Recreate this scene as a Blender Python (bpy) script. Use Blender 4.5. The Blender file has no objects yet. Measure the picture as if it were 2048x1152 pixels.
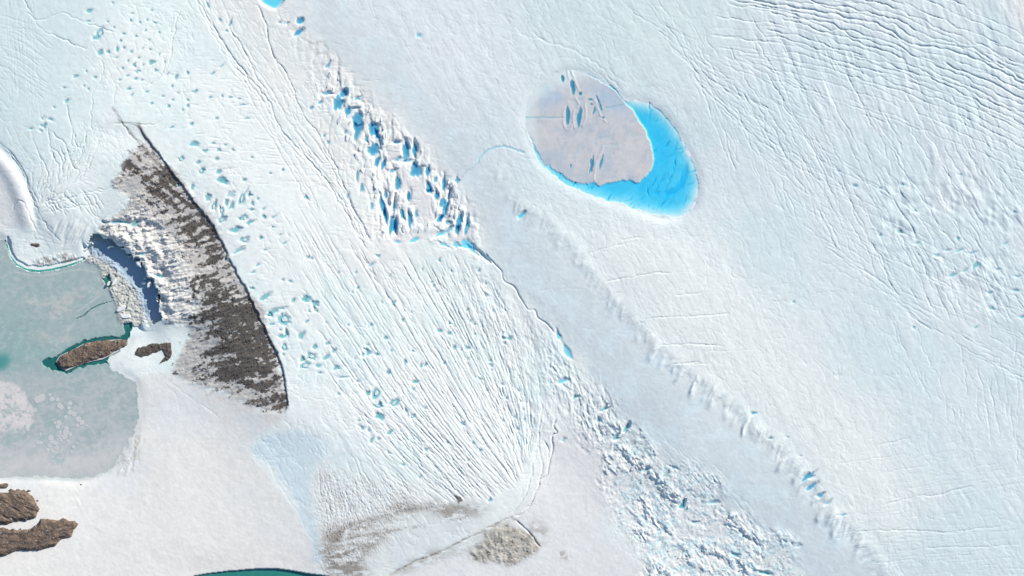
# Glacier seen from straight above: crevassed ice, melt ponds, a blue lake, a calving tongue with moraine and a frozen bay.
import bpy, math
import numpy as np

# ------------------------------------------------------------------ camera, sky, sun, exposure
S = 2.0                       # metres per map unit (map: x to the right 0..2048, y downwards 0..1152)
SUN_AZ, SUN_EL = 47.0, 30.0   # azimuth clockwise from +Y
CAM_H = 24000.0
scene = bpy.context.scene
cam = bpy.data.cameras.new('camera'); cam_o = bpy.data.objects.new('camera', cam); scene.collection.objects.link(cam_o)
cam_o.location = (0, 0, CAM_H); cam_o.rotation_euler = (0, 0, 0)
cam.sensor_width = 36.0; cam.lens = 36.0 * (CAM_H - 70) / (2048 * S)
cam.clip_start = 100; cam.clip_end = 60000
scene.camera = cam_o
w = bpy.data.worlds.new('World'); scene.world = w; w.use_nodes = True
wn = w.node_tree.nodes; bg = wn['Background']
sky = wn.new('ShaderNodeTexSky'); sky.sky_type = 'NISHITA'; sky.sun_disc = False
sky.dust_density = 0.2; sky.ozone_density = 2.5; sky.air_density = 1.1
sky.sun_elevation = math.radians(SUN_EL); sky.sun_rotation = math.radians(SUN_AZ)
w.node_tree.links.new(sky.outputs[0], bg.inputs[0]); bg.inputs[1].default_value = 0.09
sl = bpy.data.lights.new('sun', 'SUN'); sl.energy = 4.3; sl.angle = math.radians(0.5); sl.color = (1.0, 0.935, 0.825)
so = bpy.data.objects.new('sun', sl); scene.collection.objects.link(so)
so.rotation_euler = (math.radians(90 - SUN_EL), 0, math.radians(180 - SUN_AZ)); so.location = (3000, 3000, 3000)
scene.view_settings.view_transform = 'Standard'; scene.view_settings.look = 'None'
scene.view_settings.exposure = 0.27; scene.view_settings.gamma = 1.0
scene.cycles.max_bounces = 6; scene.cycles.diffuse_bounces = 3; scene.cycles.transparent_max_bounces = 8

C = scene.collection
rng = np.random.default_rng(7)

# ------------------------------------------------------------------ raster helpers (map coordinates)
ST = 1.4; X0, Y0, X1, Y1 = -30.0, -30.0, 2078.0, 1182.0
NX = int(round((X1 - X0) / ST)) + 1; NY = int(round((Y1 - Y0) / ST)) + 1
xs = X0 + np.arange(NX) * ST; ys = Y0 + np.arange(NY) * ST
GX, GY = np.meshgrid(xs, ys); GX = GX.astype(np.float32); GY = GY.astype(np.float32)

_lat = {}
def vnoise(x, y, seed):
    if seed not in _lat:
        _lat[seed] = np.random.default_rng(1000 + seed).random((256, 256)).astype(np.float32) * 2 - 1
    L = _lat[seed]
    xi = np.floor(x).astype(np.int32); yi = np.floor(y).astype(np.int32)
    fx = (x - xi).astype(np.float32); fy = (y - yi).astype(np.float32)
    fx = fx * fx * fx * (fx * (fx * 6 - 15) + 10); fy = fy * fy * fy * (fy * (fy * 6 - 15) + 10)
    a, b, c, d = xi & 255, (xi + 1) & 255, yi & 255, (yi + 1) & 255
    return (L[c, a] * (1 - fx) + L[c, b] * fx) * (1 - fy) + (L[d, a] * (1 - fx) + L[d, b] * fx) * fy
def fbm(x, y, scale, octv=4, seed=0, gain=0.5):
    """fractal noise; the long waves of a full raster are worked out on every fourth point"""
    full = np.shape(x) == (NY, NX); t = None; lo = None; amp = 1.0; tot = 0; f = 1.0 / scale
    if full: xc, yc = x[::4, ::4], y[::4, ::4]
    for o in range(octv):
        if full and f < 1 / 14.0:
            n = amp * vnoise(xc * f + 17.3 * o, yc * f + 9.1 * o, seed * 7 + o); lo = n if lo is None else lo + n
        else:
            n = amp * vnoise(x * f + 17.3 * o, y * f + 9.1 * o, seed * 7 + o); t = n if t is None else t + n
        tot += amp; amp *= gain; f *= 2.03
    if lo is not None: t = up(lo, 4) if t is None else t + up(lo, 4)
    return t / tot * 1.6
def rot(x, y, deg):
    c, s = math.cos(math.radians(deg)), math.sin(math.radians(deg)); return x * c + y * s, -x * s + y * c
def worley(x, y, seed, poly=None, jit=0.85):
    """cells on a jittered grid: gap to the next cell, a random value and a random tilt per cell; only round poly when given"""
    if ('w', seed) not in _lat:
        r = np.random.default_rng(5000 + seed); _lat[('w', seed)] = r.random((5, 128, 128)).astype(np.float32)
    W = _lat[('w', seed)]; full = x.shape
    b = box(poly, 45) if poly is not None else (slice(None), slice(None)); x = x[b]; y = y[b]
    xi = np.floor(x).astype(np.int32); yi = np.floor(y).astype(np.int32)
    f1 = np.full(x.shape, 9, np.float32); f2 = f1.copy(); val = np.zeros(x.shape, np.float32); tilt = val.copy()
    for dy in (-1, 0, 1):
        for dx in (-1, 0, 1):
            a = (xi + dx) & 127; c = (yi + dy) & 127; Wc = W[:, c, a]
            px = x - (xi + dx + 0.5 + (Wc[0] - 0.5) * jit); py = y - (yi + dy + 0.5 + (Wc[1] - 0.5) * jit)
            d = np.sqrt(px * px + py * py)
            n = d < f1
            f2 = np.where(n, f1, np.minimum(f2, d)); val = np.where(n, Wc[2], val); f1 = np.where(n, d, f1)
            tilt = np.where(n, (Wc[3] - 0.5) * px + (Wc[4] - 0.5) * py, tilt)
    out = [np.zeros(full, np.float32) for _ in range(3)]
    for o, q in zip(out, (f2 - f1, val, tilt)): o[b] = q
    return out
def _conv(a, s):
    r = max(1, int(math.ceil(3 * s))); k = np.exp(-0.5 * (np.arange(-r, r + 1) / s) ** 2); k = (k / k.sum()).astype(np.float32)
    for ax in (0, 1):
        p = np.pad(a, [(r, r), (0, 0)] if ax == 0 else [(0, 0), (r, r)], mode='edge'); n = a.shape[ax]; out = np.zeros_like(a)
        for i, c in enumerate(k): out += c * (p[i:i + n] if ax == 0 else p[:, i:i + n])
        a = out
    return a
def blur(a, sig):
    """gaussian blur, sigma in map units"""
    a = np.asarray(a, np.float32); s = sig / ST; k = int(s / 1.6)
    if k < 2: return _conv(a, s)
    ph, pw = -NY % k + k, -NX % k + k
    b = np.pad(a, [(0, ph), (0, pw)], mode='edge'); b = b.reshape(b.shape[0] // k, k, b.shape[1] // k, k).mean((1, 3))
    b = np.pad(_conv(b, s / k), 1, mode='edge')
    yi = (np.arange(NY) - (k - 1) / 2) / k + 1; xi = (np.arange(NX) - (k - 1) / 2) / k + 1
    return lerp(b, yi, xi)
def lerp(a, yi, xi):
    j = np.clip(yi.astype(int), 0, a.shape[0] - 2); i = np.clip(xi.astype(int), 0, a.shape[1] - 2)
    fy = (yi - j)[:, None].astype(np.float32); fx = (xi - i)[None, :].astype(np.float32)
    r = a[j] * (1 - fy) + a[j + 1] * fy
    return r[:, i] * (1 - fx) + r[:, i + 1] * fx
def up(a, k): return lerp(np.asarray(a, np.float32), np.arange(NY) / k, np.arange(NX) / k)
def inpoly(px, py, poly):
    r = np.zeros(np.shape(px), bool); n = len(poly); j = n - 1
    for i in range(n):
        xi, yi = poly[i]; xj, yj = poly[j]
        if yi != yj:
            c = ((yi > py) != (yj > py)) & (px < (xj - xi) * (py - yi) / (yj - yi) + xi); r ^= c
        j = i
    return r
def box(poly, pad=0):
    p = np.asarray(poly, float)
    i0 = max(0, int((p[:, 0].min() - pad - X0) / ST)); i1 = min(NX, int((p[:, 0].max() + pad - X0) / ST) + 2)
    j0 = max(0, int((p[:, 1].min() - pad - Y0) / ST)); j1 = min(NY, int((p[:, 1].max() + pad - Y0) / ST) + 2)
    return slice(j0, max(j1, j0 + 1)), slice(i0, max(i1, i0 + 1))
_wx = fbm(GX, GY, 60, 5, 91); _wy = fbm(GX, GY, 60, 5, 92)
def mask(poly, soft=0.0, warp=0.0):
    """0..1 raster of a polygon; warp = ragged edge in map units, soft = blur"""
    m = np.zeros((NY, NX), np.float32); b = box(poly, warp * 1.5 + 3)
    x, y = GX[b], GY[b]
    if warp: x = x + _wx[b] * warp; y = y + _wy[b] * warp
    m[b] = inpoly(x, y, poly)
    return blur(m, soft) if soft else m
def resample(pts, step=1.0, smooth=True):
    p = np.asarray(pts, float)
    if smooth and len(p) > 2:                       # Catmull-Rom
        q = np.vstack([2 * p[0] - p[1], p, 2 * p[-1] - p[-2]]); out = []
        for i in range(1, len(q) - 2):
            t = np.linspace(0, 1, 12, endpoint=False)[:, None]
            a, b, c, d = q[i - 1], q[i], q[i + 1], q[i + 2]
            out.append(0.5 * (2 * b + (c - a) * t + (2 * a - 5 * b + 4 * c - d) * t ** 2 + (3 * b - a - 3 * c + d) * t ** 3))
        p = np.vstack(out + [p[-1:]])
    d = np.r_[0, np.cumsum(np.hypot(*np.diff(p, axis=0).T))]
    n = max(2, int(d[-1] / step) + 1); s = np.linspace(0, d[-1], n)
    return np.c_[np.interp(s, d, p[:, 0]), np.interp(s, d, p[:, 1])]
def sdist(line, pad=None):
    """signed distance to a polyline (positive on the right-hand side when walking down the map), on a coarse raster"""
    k = 4; x = GX[::k, ::k]; y = GY[::k, ::k]; best = np.full(x.shape, 1e9, np.float32); sg = np.ones(x.shape, np.float32)
    p = np.asarray(line, float)
    for (ax, ay), (bx, by) in zip(p[:-1], p[1:]):
        dx, dy = bx - ax, by - ay; L = dx * dx + dy * dy + 1e-9
        t = np.clip(((x - ax) * dx + (y - ay) * dy) / L, 0, 1)
        d = np.hypot(x - ax - t * dx, y - ay - t * dy); n = d < best
        best = np.where(n, d, best); sg = np.where(n, np.sign(dx * (y - ay) - dy * (x - ax)), sg)
    return up(-best * sg, k)
def sstep(a, b, x):
    t = np.clip((x - a) / (b - a), 0, 1); return t * t * (3 - 2 * t)
def sample(a, x, y):
    fx = np.clip((np.asarray(x) - X0) / ST, 0, NX - 1.001); fy = np.clip((np.asarray(y) - Y0) / ST, 0, NY - 1.001)
    i = fx.astype(int); j = fy.astype(int); u = fx - i; v = fy - j
    return (a[j, i] * (1 - u) + a[j, i + 1] * u) * (1 - v) + (a[j + 1, i] * (1 - u) + a[j + 1, i + 1] * u) * v

# ------------------------------------------------------------------ traced outlines
CREST = [(222, 205), (240, 240), (278, 248), (292, 275), (318, 305), (336, 330), (352, 352), (372, 378), (392, 405), (420, 438), (440, 475), (455, 500), (466, 530), (490, 570), (508, 608), (522, 640), (540, 675), (555, 705), (567, 735), (574, 775), (578, 812), (570, 826)]
RIDGE = [(640, -60), (700, 0), (790, 110), (860, 200), (940, 275), (1000, 330), (1035, 400), (1090, 445), (1150, 500), (1195, 565), (1255, 630), (1310, 690), (1375, 745), (1440, 790), (1500, 845), (1560, 900), (1612, 955), (1645, 1000), (1690, 1050), (1735, 1100), (1790, 1170), (1820, 1220)]
FOOT = [(520, -60), (560, 0), (640, 100), (760, 235), (880, 340), (955, 440), (985, 525), (1010, 565), (1045, 600), (1075, 635), (1120, 675), (1165, 720), (1200, 790), (1250, 850), (1340, 940), (1440, 1010), (1540, 1085), (1620, 1170), (1660, 1220)]
BAY = [(-60, 470), (8, 482), (14, 510), (30, 530), (50, 540), (75, 543), (100, 540), (130, 533), (165, 522), (178, 505), (172, 480), (184, 470), (205, 478), (232, 492), (252, 506), (268, 520), (285, 536), (300, 556), (310, 575), (312, 600), (317, 622), (318, 642), (290, 650), (262, 655), (258, 668), (252, 690), (228, 706), (206, 720), (216, 738), (245, 751), (268, 762), (275, 790), (273, 850), (262, 872), (242, 902), (222, 938), (182, 958), (135, 960), (80, 955), (40, 955), (-60, 952)]
SEA = [(360, 1220), (385, 1154), (410, 1149), (450, 1144), (500, 1140), (550, 1139), (585, 1143), (620, 1149), (655, 1155), (690, 1162), (740, 1220)]
LAKE = [(1052, 225), (1057, 195), (1078, 172), (1110, 150), (1150, 143), (1190, 152), (1225, 178), (1250, 202), (1280, 202), (1300, 211), (1325, 231), (1346, 256), (1366, 285), (1382, 318), (1392, 350), (1393, 385), (1388, 413), (1370, 429), (1345, 436), (1325, 437), (1300, 429), (1275, 419), (1245, 408), (1215, 400), (1190, 391), (1160, 381), (1130, 364), (1100, 344), (1080, 328), (1070, 308), (1060, 280), (1053, 250)]
LAKEICE = [(1050, 240), (1055, 195), (1078, 170), (1112, 147), (1150, 142), (1188, 154), (1218, 176), (1248, 202), (1262, 222), (1276, 245), (1292, 268), (1303, 295), (1308, 322), (1304, 340), (1297, 350), (1283, 358), (1276, 366), (1262, 358), (1246, 361), (1232, 362), (1214, 365), (1200, 371), (1186, 362), (1172, 364), (1155, 366), (1140, 358), (1122, 345), (1100, 334), (1083, 318), (1073, 302), (1062, 278), (1052, 255)]
FALL1 = [(590, 20), (625, 60), (660, 110), (700, 160), (750, 215), (800, 260), (850, 310), (900, 350), (925, 385), (945, 420), (952, 455), (945, 480), (900, 480), (850, 478), (800, 490), (740, 490), (715, 450), (720, 400), (690, 340), (660, 280), (640, 220), (625, 160), (600, 100), (575, 50)]
FALL2 = [(1195, 850), (1235, 838), (1265, 850), (1275, 880), (1330, 925), (1390, 970), (1450, 1010), (1510, 1050), (1560, 1090), (1610, 1160), (1640, 1220), (1280, 1220), (1300, 1150), (1260, 1110), (1220, 1080), (1225, 1045), (1200, 1030), (1240, 1000), (1195, 970), (1230, 930), (1215, 895), (1175, 885)]
TONGUE = [(215, 362), (240, 335), (262, 310), (285, 285), (318, 312), (330, 330), (352, 352), (372, 378), (392, 405), (420, 438), (440, 475), (455, 500), (466, 530), (490, 570), (508, 608), (522, 640), (540, 675), (555, 705), (567, 735), (574, 775), (578, 815), (548, 812), (510, 806), (470, 802), (430, 780), (380, 765), (340, 745), (350, 700), (385, 680), (370, 655), (330, 650), (317, 640), (312, 600), (305, 560), (285, 532), (240, 496), (180, 468), (200, 440), (250, 420), (260, 395), (232, 375)]
SERACS = [(178, 468), (195, 438), (250, 425), (290, 420), (330, 455), (355, 490), (372, 530), (398, 560), (402, 610), (395, 650), (360, 655), (318, 644), (315, 600), (300, 552), (262, 512), (215, 480)]
SNOWF = [(575, 828), (520, 868), (490, 895), (520, 935), (555, 980), (590, 1030), (612, 1075), (630, 1150), (640, 1220), (-80, 1220), (-80, 945), (40, 957), (130, 962), (182, 960), (222, 938), (262, 872), (275, 850), (276, 790), (268, 762), (300, 745), (345, 748), (380, 768), (430, 790), (500, 808), (548, 816)]
BLUESTRIP = [(495, 892), (525, 862), (560, 850), (600, 868), (640, 885), (668, 905), (650, 925), (636, 940), (632, 960), (632, 1010), (634, 1080), (632, 1125), (618, 1125), (612, 1070), (600, 1010), (575, 970), (545, 925)]
MELANGE = [(150, 512), (178, 500), (172, 480), (200, 500), (228, 530), (246, 560), (270, 575), (290, 600), (300, 645), (258, 660), (236, 642), (228, 605), (212, 575), (205, 550), (200, 530)]
MOAT = [(12, 470), (19, 482), (23, 505), (31, 518), (50, 527), (75, 531), (100, 529), (130, 522), (164, 513), (168, 518), (160, 524), (130, 535), (100, 541), (75, 545), (50, 541), (28, 530), (15, 510), (9, 490)]
ISLEWATER = [(82, 722), (90, 715), (105, 716), (122, 703), (145, 692), (165, 680), (195, 675), (235, 673), (248, 668), (250, 655), (260, 655), (260, 676), (252, 690), (215, 712), (210, 728), (190, 727), (170, 731), (150, 740), (130, 748), (112, 744), (95, 738), (84, 731)]
ISLE = [(110, 725), (117, 713), (145, 700), (165, 689), (200, 683), (235, 680), (252, 682), (254, 692), (228, 705), (202, 718), (180, 722), (155, 729), (130, 741), (118, 735)]
HOOK = [(266, 703), (280, 695), (300, 687), (330, 684), (343, 690), (342, 708), (335, 722), (317, 731), (328, 712), (324, 701), (305, 706), (278, 715), (267, 710)]
ROCK_A = [(-40, 998), (10, 985), (45, 982), (60, 990), (72, 1005), (77, 1020), (70, 1035), (50, 1044), (20, 1045), (0, 1052), (-40, 1055)]
ROCK_B = [(-40, 1058), (10, 1057), (35, 1063), (55, 1060), (68, 1050), (78, 1040), (110, 1039), (145, 1042), (154, 1050), (145, 1060), (140, 1073), (120, 1080), (100, 1095), (75, 1101), (35, 1101), (10, 1111), (-40, 1122)]
DARK = [(225, 355), (240, 320), (270, 300), (300, 300), (330, 335), (352, 352), (372, 378), (392, 405), (420, 438), (440, 475), (455, 500), (466, 530), (490, 570), (508, 608), (522, 640), (540, 675), (555, 705), (567, 735), (574, 775), (577, 808), (540, 800), (480, 795), (420, 775), (370, 760), (395, 725), (430, 690), (395, 650), (380, 600), (390, 560), (410, 505), (360, 470), (330, 440), (295, 405), (250, 380)]
DARK2 = [(410, 560), (478, 556), (508, 610), (530, 678), (545, 737), (574, 800), (500, 780), (440, 765), (410, 745), (430, 700), (400, 650), (395, 600)]
KHAKI = [(945, 1085), (975, 1060), (1010, 1045), (1030, 1038), (1055, 1060), (1080, 1090), (1068, 1105), (1045, 1122), (1010, 1134), (970, 1132), (950, 1118), (938, 1100)]
DIRT = [[(640, 1062), (680, 1048), (740, 1036), (790, 1022), (840, 1016), (850, 1026), (800, 1036), (740, 1056), (700, 1078), (650, 1088)], [(840, 1010), (900, 1004), (950, 1016), (985, 1026), (960, 1036), (890, 1038), (845, 1028)], [(640, 1075), (700, 1090), (760, 1075), (800, 1060), (790, 1085), (730, 1110), (740, 1160), (640, 1160)], [(780, 1150), (850, 1115), (900, 1095), (960, 1065), (1030, 1035), (1035, 1042), (960, 1080), (900, 1108), (850, 1130), (800, 1165)]]

# ------------------------------------------------------------------ base height from spot heights (thin-plate spline)
SPOTS = [(-40, -40, 74), (200, -40, 74), (420, -40, 74), (0, 150, 70), (200, 150, 71), (400, 150, 72), (0, 260, 62), (120, 300, 60), (0, 340, 46), (40, 395, 36), (75, 415, 36), (-40, 430, 18), (45, 455, 17), (80, 480, 11), (60, 505, 6), (120, 475, 22), (150, 440, 40), (170, 350, 55), (240, 300, 66),
         (-40, 480, 4), (140, 515, 5), (190, 440, 36), (230, 465, 37), (280, 500, 38), (330, 520, 43), (330, 600, 41), (330, 640, 34), (330, 440, 52), (260, 400, 54), (380, 560, 54), (420, 500, 60), (400, 440, 60), (330, 360, 64), (300, 270, 70), (480, 640, 60), (420, 640, 48), (370, 665, 18), (300, 670, 9), (260, 700, 7), (340, 700, 14), (420, 710, 36), (500, 740, 54), (440, 770, 34), (350, 770, 12), (280, 760, 6), (540, 780, 60), (560, 830, 58), (500, 840, 42),
         (500, 300, 73), (460, 450, 71), (560, 560, 71), (640, 740, 68), (640, 880, 56), (720, 620, 73), (850, 780, 67), (950, 900, 62), (780, 940, 55), (850, 1010, 44), (700, 1050, 34), (640, 1110, 20), (700, 1150, 16), (800, 1100, 33), (900, 1050, 40), (820, 1170, 27), (980, 1010, 50), (1000, 1100, 36), (950, 1170, 30), (1040, 950, 56), (1060, 800, 66),
         (285, 840, 4), (310, 900, 14), (240, 920, 4), (200, 990, 10), (150, 975, 6), (-40, 980, 10), (40, 970, 6), (100, 1010, 14), (100, 1130, 16), (-40, 1180, 16), (250, 1060, 20), (400, 900, 24), (400, 1040, 24), (520, 980, 30), (560, 900, 42), (590, 1040, 27), (400, 1110, 17), (560, 1105, 14), (300, 1130, 16), (500, 1125, 9), (400, 1140, 5), (600, 1138, 7), (330, 1180, 6),
         (600, 150, 79), (700, 300, 80), (760, 430, 78), (850, 400, 81), (900, 500, 80), (930, 620, 77), (1040, 700, 74), (1140, 800, 72),
         (560, 0, 90.5), (650, 100, 90.5), (770, 235, 90.5), (890, 335, 90.5), (965, 440, 90.5), (1010, 540, 90.5), (1090, 630, 90.5), (1180, 710, 90.5), (1240, 800, 90.5), (1320, 880, 90.5), (1410, 960, 90.5), (1500, 1030, 90.5), (1600, 1110, 90.5), (1680, 1190, 90.5),
         (700, 0, 101), (790, 110, 101), (860, 200, 101), (940, 270, 102), (1010, 340, 104), (1050, 400, 106), (1150, 500, 108), (1260, 630, 109), (1380, 745, 109), (1500, 845, 109), (1610, 950, 108), (1700, 1060, 107), (1790, 1170, 106),
         (850, 0, 104), (950, 130, 104), (1050, 60, 106), (1200, 100, 107), (1350, 180, 107), (1450, 300, 108), (1450, 420, 108), (1200, 430, 108), (1050, 330, 105), (1020, 230, 104), (1220, 290, 103), (1330, 360, 103), (1130, 250, 103), (1300, 500, 113), (1450, 620, 114), (1600, 760, 114), (1740, 930, 113), (1850, 1100, 111),
         (1600, 100, 110), (1700, 300, 110), (1700, 550, 111), (1900, 100, 112), (2090, 0, 113), (2090, 300, 112), (1900, 500, 112), (1850, 750, 112), (2090, 700, 112), (2090, 1000, 112), (2090, 1190, 112),
         (1100, 900, 52), (1150, 960, 47), (1090, 1050, 42), (1200, 1050, 47), (1150, 1150, 40), (1280, 1140, 50), (1230, 930, 60), (1300, 1000, 62), (1400, 1080, 64), (1500, 1150, 66), (1270, 872, 79), (1345, 935, 90.5), (1420, 995, 83), (1520, 1065, 83), (1180, 860, 66)]
def tps():
    p = np.array(SPOTS, float); x, y, z = p.T / np.array([[100.], [100.], [1.]]); n = len(x)
    def U(r2): return np.where(r2 > 0, r2 * np.log(np.maximum(r2, 1e-12)), 0)
    K = U((x[:, None] - x) ** 2 + (y[:, None] - y) ** 2) + np.eye(n) * 0.012
    P = np.c_[np.ones(n), x, y]; A = np.block([[K, P], [P.T, np.zeros((3, 3))]])
    c = np.linalg.solve(A, np.r_[z, 0, 0, 0]); k = 8
    gx = (X0 + np.arange(NX // k + 3) * ST * k) / 100; gy = (Y0 + np.arange(NY // k + 3) * ST * k) / 100
    XX, YY = np.meshgrid(gx, gy); out = c[n] + c[n + 1] * XX + c[n + 2] * YY
    for i in range(n): out += c[i] * U((XX - x[i]) ** 2 + (YY - y[i]) ** 2)
    return blur(up(out.astype(np.float32), k), 8)
H = tps()

# region masks reused below
jx = fbm(GX, GY, 11, 3, 93); jy = fbm(GX, GY, 11, 3, 94)
_cj = 3 + 7 * blur(mask([(175, 460), (330, 460), (345, 660), (285, 662), (250, 560), (175, 500)]), 4)
m_bay = inpoly(GX + _wx * 3 + jx * _cj, GY + _wy * 3 + jy * _cj, BAY).astype(np.float32); m_sea = mask(SEA, 0, 2)
m_tong = mask(TONGUE, 8, 14); m_ser = mask(SERACS, 6, 10)
m_f1 = mask(FALL1, 9, 14); m_f2 = mask(FALL2, 20, 40)
d_crest = sdist(CREST) + jx * 1.6 + jy * 0.8; d_ridge = sdist(RIDGE); d_foot = sdist(FOOT)
east = sstep(-15, 15, d_ridge)                      # plateau side of the ridge
slope = sstep(-10, 25, d_foot) * (1 - sstep(-30, 10, d_ridge))
m_snow = mask(SNOWF, 4, 6)
m_blue = mask(BLUESTRIP, 3, 22)

# ------------------------------------------------------------------ crevasse lines
RAST = {}
def splat(pts, depth, sig):
    """pts resampled polyline, depth scalar or per point"""
    a = RAST.setdefault(sig, np.zeros(NX * NY, np.float32))
    fx = (pts[:, 0] - X0) / ST; fy = (pts[:, 1] - Y0) / ST
    ok = (fx > 1) & (fx < NX - 2) & (fy > 1) & (fy < NY - 2)
    if not ok.any(): return
    d = (np.broadcast_to(depth, (len(pts),)))[ok]; fx = fx[ok]; fy = fy[ok]
    i = fx.astype(int); j = fy.astype(int); u = fx - i; v = fy - j
    for dj, di, wt in ((0, 0, (1 - u) * (1 - v)), (0, 1, u * (1 - v)), (1, 0, (1 - u) * v), (1, 1, u * v)):
        np.add.at(a, (j + dj) * NX + i + di, wt * d)
SPL = 0.75
def crack(pts, depth, sig=1.0, wob=2.0, wl=14.0, taper=True, smooth=True):
    p = resample(pts, SPL, smooth); n = len(p); s = np.arange(n) * SPL
    t = np.gradient(p, axis=0); t /= np.maximum(np.hypot(t[:, 0], t[:, 1]), 1e-6)[:, None]
    o = float(rng.random() * 200)
    wv = fbm(s + o * 9, np.zeros(n) + o, wl, 3, 60) * wob
    p = p + np.c_[-t[:, 1], t[:, 0]] * wv[:, None]
    d = depth * (0.8 + 0.5 * vnoise(s / 20 + o, np.zeros(n) + o, 61))
    if taper: d = d * np.clip(np.minimum(s, s[-1] - s) / 10, 0.05, 1)
    splat(p, d.astype(np.float32), sig)
    return p
def family(guides, n, seg, depth, sig=1.0, wob=3.0, wl=18.0, spread=(0, 1), trange=(0, 1), where=None):
    G = [resample(g, 4.0) for g in guides]; m = 160
    G = np.array([np.c_[np.interp(np.linspace(0, 1, m), np.linspace(0, 1, len(g)), g[:, 0]), np.interp(np.linspace(0, 1, m), np.linspace(0, 1, len(g)), g[:, 1])] for g in G])
    for i in range(n):
        u = (spread[0] + (spread[1] - spread[0]) * (i + rng.random()) / n) * (len(G) - 1); k = min(int(u), len(G) - 2); f = u - k
        L = G[k] * (1 - f) + G[k + 1] * f
        a = trange[0] + rng.random() * (trange[1] - trange[0] - seg[0]); b = min(trange[1], a + seg[0] + rng.random() * (seg[1] - seg[0]))
        q = L[int(a * (m - 1)):max(int(b * (m - 1)), int(a * (m - 1)) + 3)]
        if where is not None and not where(q[len(q) // 2]): continue
        crack(q, depth[0] + (depth[1] - depth[0]) * rng.random() ** 1.6, sig, wob, wl, smooth=False)

FAN = [[(632, 905), (638, 960), (645, 1020), (650, 1085)], [(668, 900), (685, 950), (700, 1000), (712, 1055)], [(705, 860), (735, 925), (768, 975), (805, 1020)], [(650, 760), (720, 850), (790, 915), (850, 970), (900, 1010)],
       [(585, 560), (680, 690), (760, 805), (840, 900), (935, 1002)], [(565, 421), (627, 534), (712, 661), (799, 798), (880, 890), (985, 1005)], [(620, 440), (690, 560), (770, 690), (860, 830), (930, 915), (1005, 992)],
       [(680, 470), (750, 590), (820, 700), (900, 820), (970, 915), (1028, 985)], [(740, 490), (815, 610), (880, 720), (945, 830), (1000, 910), (1038, 970)], [(815, 490), (875, 600), (930, 700), (980, 800), (1020, 880), (1042, 950)],
       [(885, 495), (930, 600), (970, 700), (1005, 790), (1035, 870), (1048, 935)], [(945, 515), (985, 610), (1015, 700), (1040, 790), (1050, 860), (1053, 925)], [(990, 560), (1040, 680), (1062, 760), (1070, 840), (1066, 900)], [(1060, 640), (1100, 710), (1110, 770), (1100, 840), (1085, 890)]]
family(FAN[3:11], 62, (0.35, 1.0), (2.2, 4.0), 1.0, 1.5, 16)
family(FAN[3:13], 150, (0.08, 0.35), (1.2, 3.0), 0.9, 1.6, 14)
family(FAN[7:14], 190, (0.05, 0.2), (1.2, 3.2), 0.9, 2, 10)
family(FAN[9:13], 40, (0.25, 0.7), (1.6, 3.2), 0.9, 2, 14)
family(FAN[8:13], 90, (0.06, 0.2), (0.8, 1.9), 0.9, 2, 9, trange=(0.6, 1))
family(FAN[0:5], 60, (0.4, 1.0), (1.2, 2.6), 0.9, 3, 14, trange=(0.1, 1))
family(FAN[0:6], 240, (0.06, 0.2), (0.8, 2.0), 0.9, 2.5, 9, trange=(0.6, 1))
family(FAN[4:10], 110, (0.06, 0.2), (0.8, 2.0), 0.9, 2, 9, trange=(0.65, 1))
FLOW = [[(300, -40), (345, 60), (400, 150), (450, 240), (510, 340), (560, 430)], [(345, -40), (395, 40), (440, 120), (500, 215), (560, 310), (620, 420)], [(385, -40), (413, 30), (470, 123), (535, 200), (582, 283), (655, 367), (720, 480)], [(430, -40), (470, 60), (530, 150), (580, 235), (640, 320), (700, 410), (745, 490)], [(480, -40), (512, 7), (545, 100), (605, 227), (639, 273), (680, 350), (715, 430), (745, 490)]]
family(FLOW[1:], 16, (0.3, 0.8), (2.0, 3.6), 1.1, 3, 20)
family(FLOW[1:], 80, (0.05, 0.2), (0.8, 2.4), 1.0, 3, 12)
family(FLOW[2:4], 20, (0.05, 0.2), (1.2, 2.6), 1.0, 3, 12)
family([[(560, 420), (600, 500), (640, 580)], [(620, 400), (680, 500), (720, 580)]], 26, (0.3, 0.9), (1.2, 2.2), 0.9, 1, 14)
for a in ([(393, 0), (413, 30), (443, 80), (470, 123), (500, 157), (535, 200), (555, 247), (582, 283), (622, 327), (655, 367), (690, 425), (735, 500)], [(512, 7), (532, 50), (545, 110), (572, 147), (605, 227), (639, 273), (670, 330), (700, 400)], [(450, 40), (480, 90), (510, 150), (530, 180)]):
    crack(a, 3.6, 1.3, 3, 20)
# short transverse (east-west) cracks of the middle band and the first icefall
def scatter_lines(n, poly, ang, aj, ln, depth, sig=0.9, wob=1.0):
    p = np.array(poly, float); lo, hi = p.min(0), p.max(0); k = 0
    while k < n:
        c = lo + rng.random(2) * (hi - lo)
        if not inpoly(np.array([c[0]]), np.array([c[1]]), poly)[0]: continue
        k += 1; a = math.radians(ang + rng.normal() * aj); L = ln[0] + (ln[1] - ln[0]) * rng.random() ** 2
        d = np.array([math.cos(a), math.sin(a)]) * L / 2
        crack([c - d, c, c + d], depth[0] + rng.random() * (depth[1] - depth[0]), sig, wob, 10, smooth=False)
scatter_lines(190, [(330, 90), (450, 100), (520, 180), (620, 330), (660, 420), (540, 400), (430, 330), (350, 250)], 3, 5, (8, 50), (0.8, 2.4))
scatter_lines(120, [(230, 0), (380, 0), (450, 120), (380, 180), (300, 140)], 8, 12, (6, 30), (0.6, 1.8))
scatter_lines(90, [(250, 30), (380, 20), (370, 200), (290, 210)], 85, 14, (6, 34), (0.6, 1.8))
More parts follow.
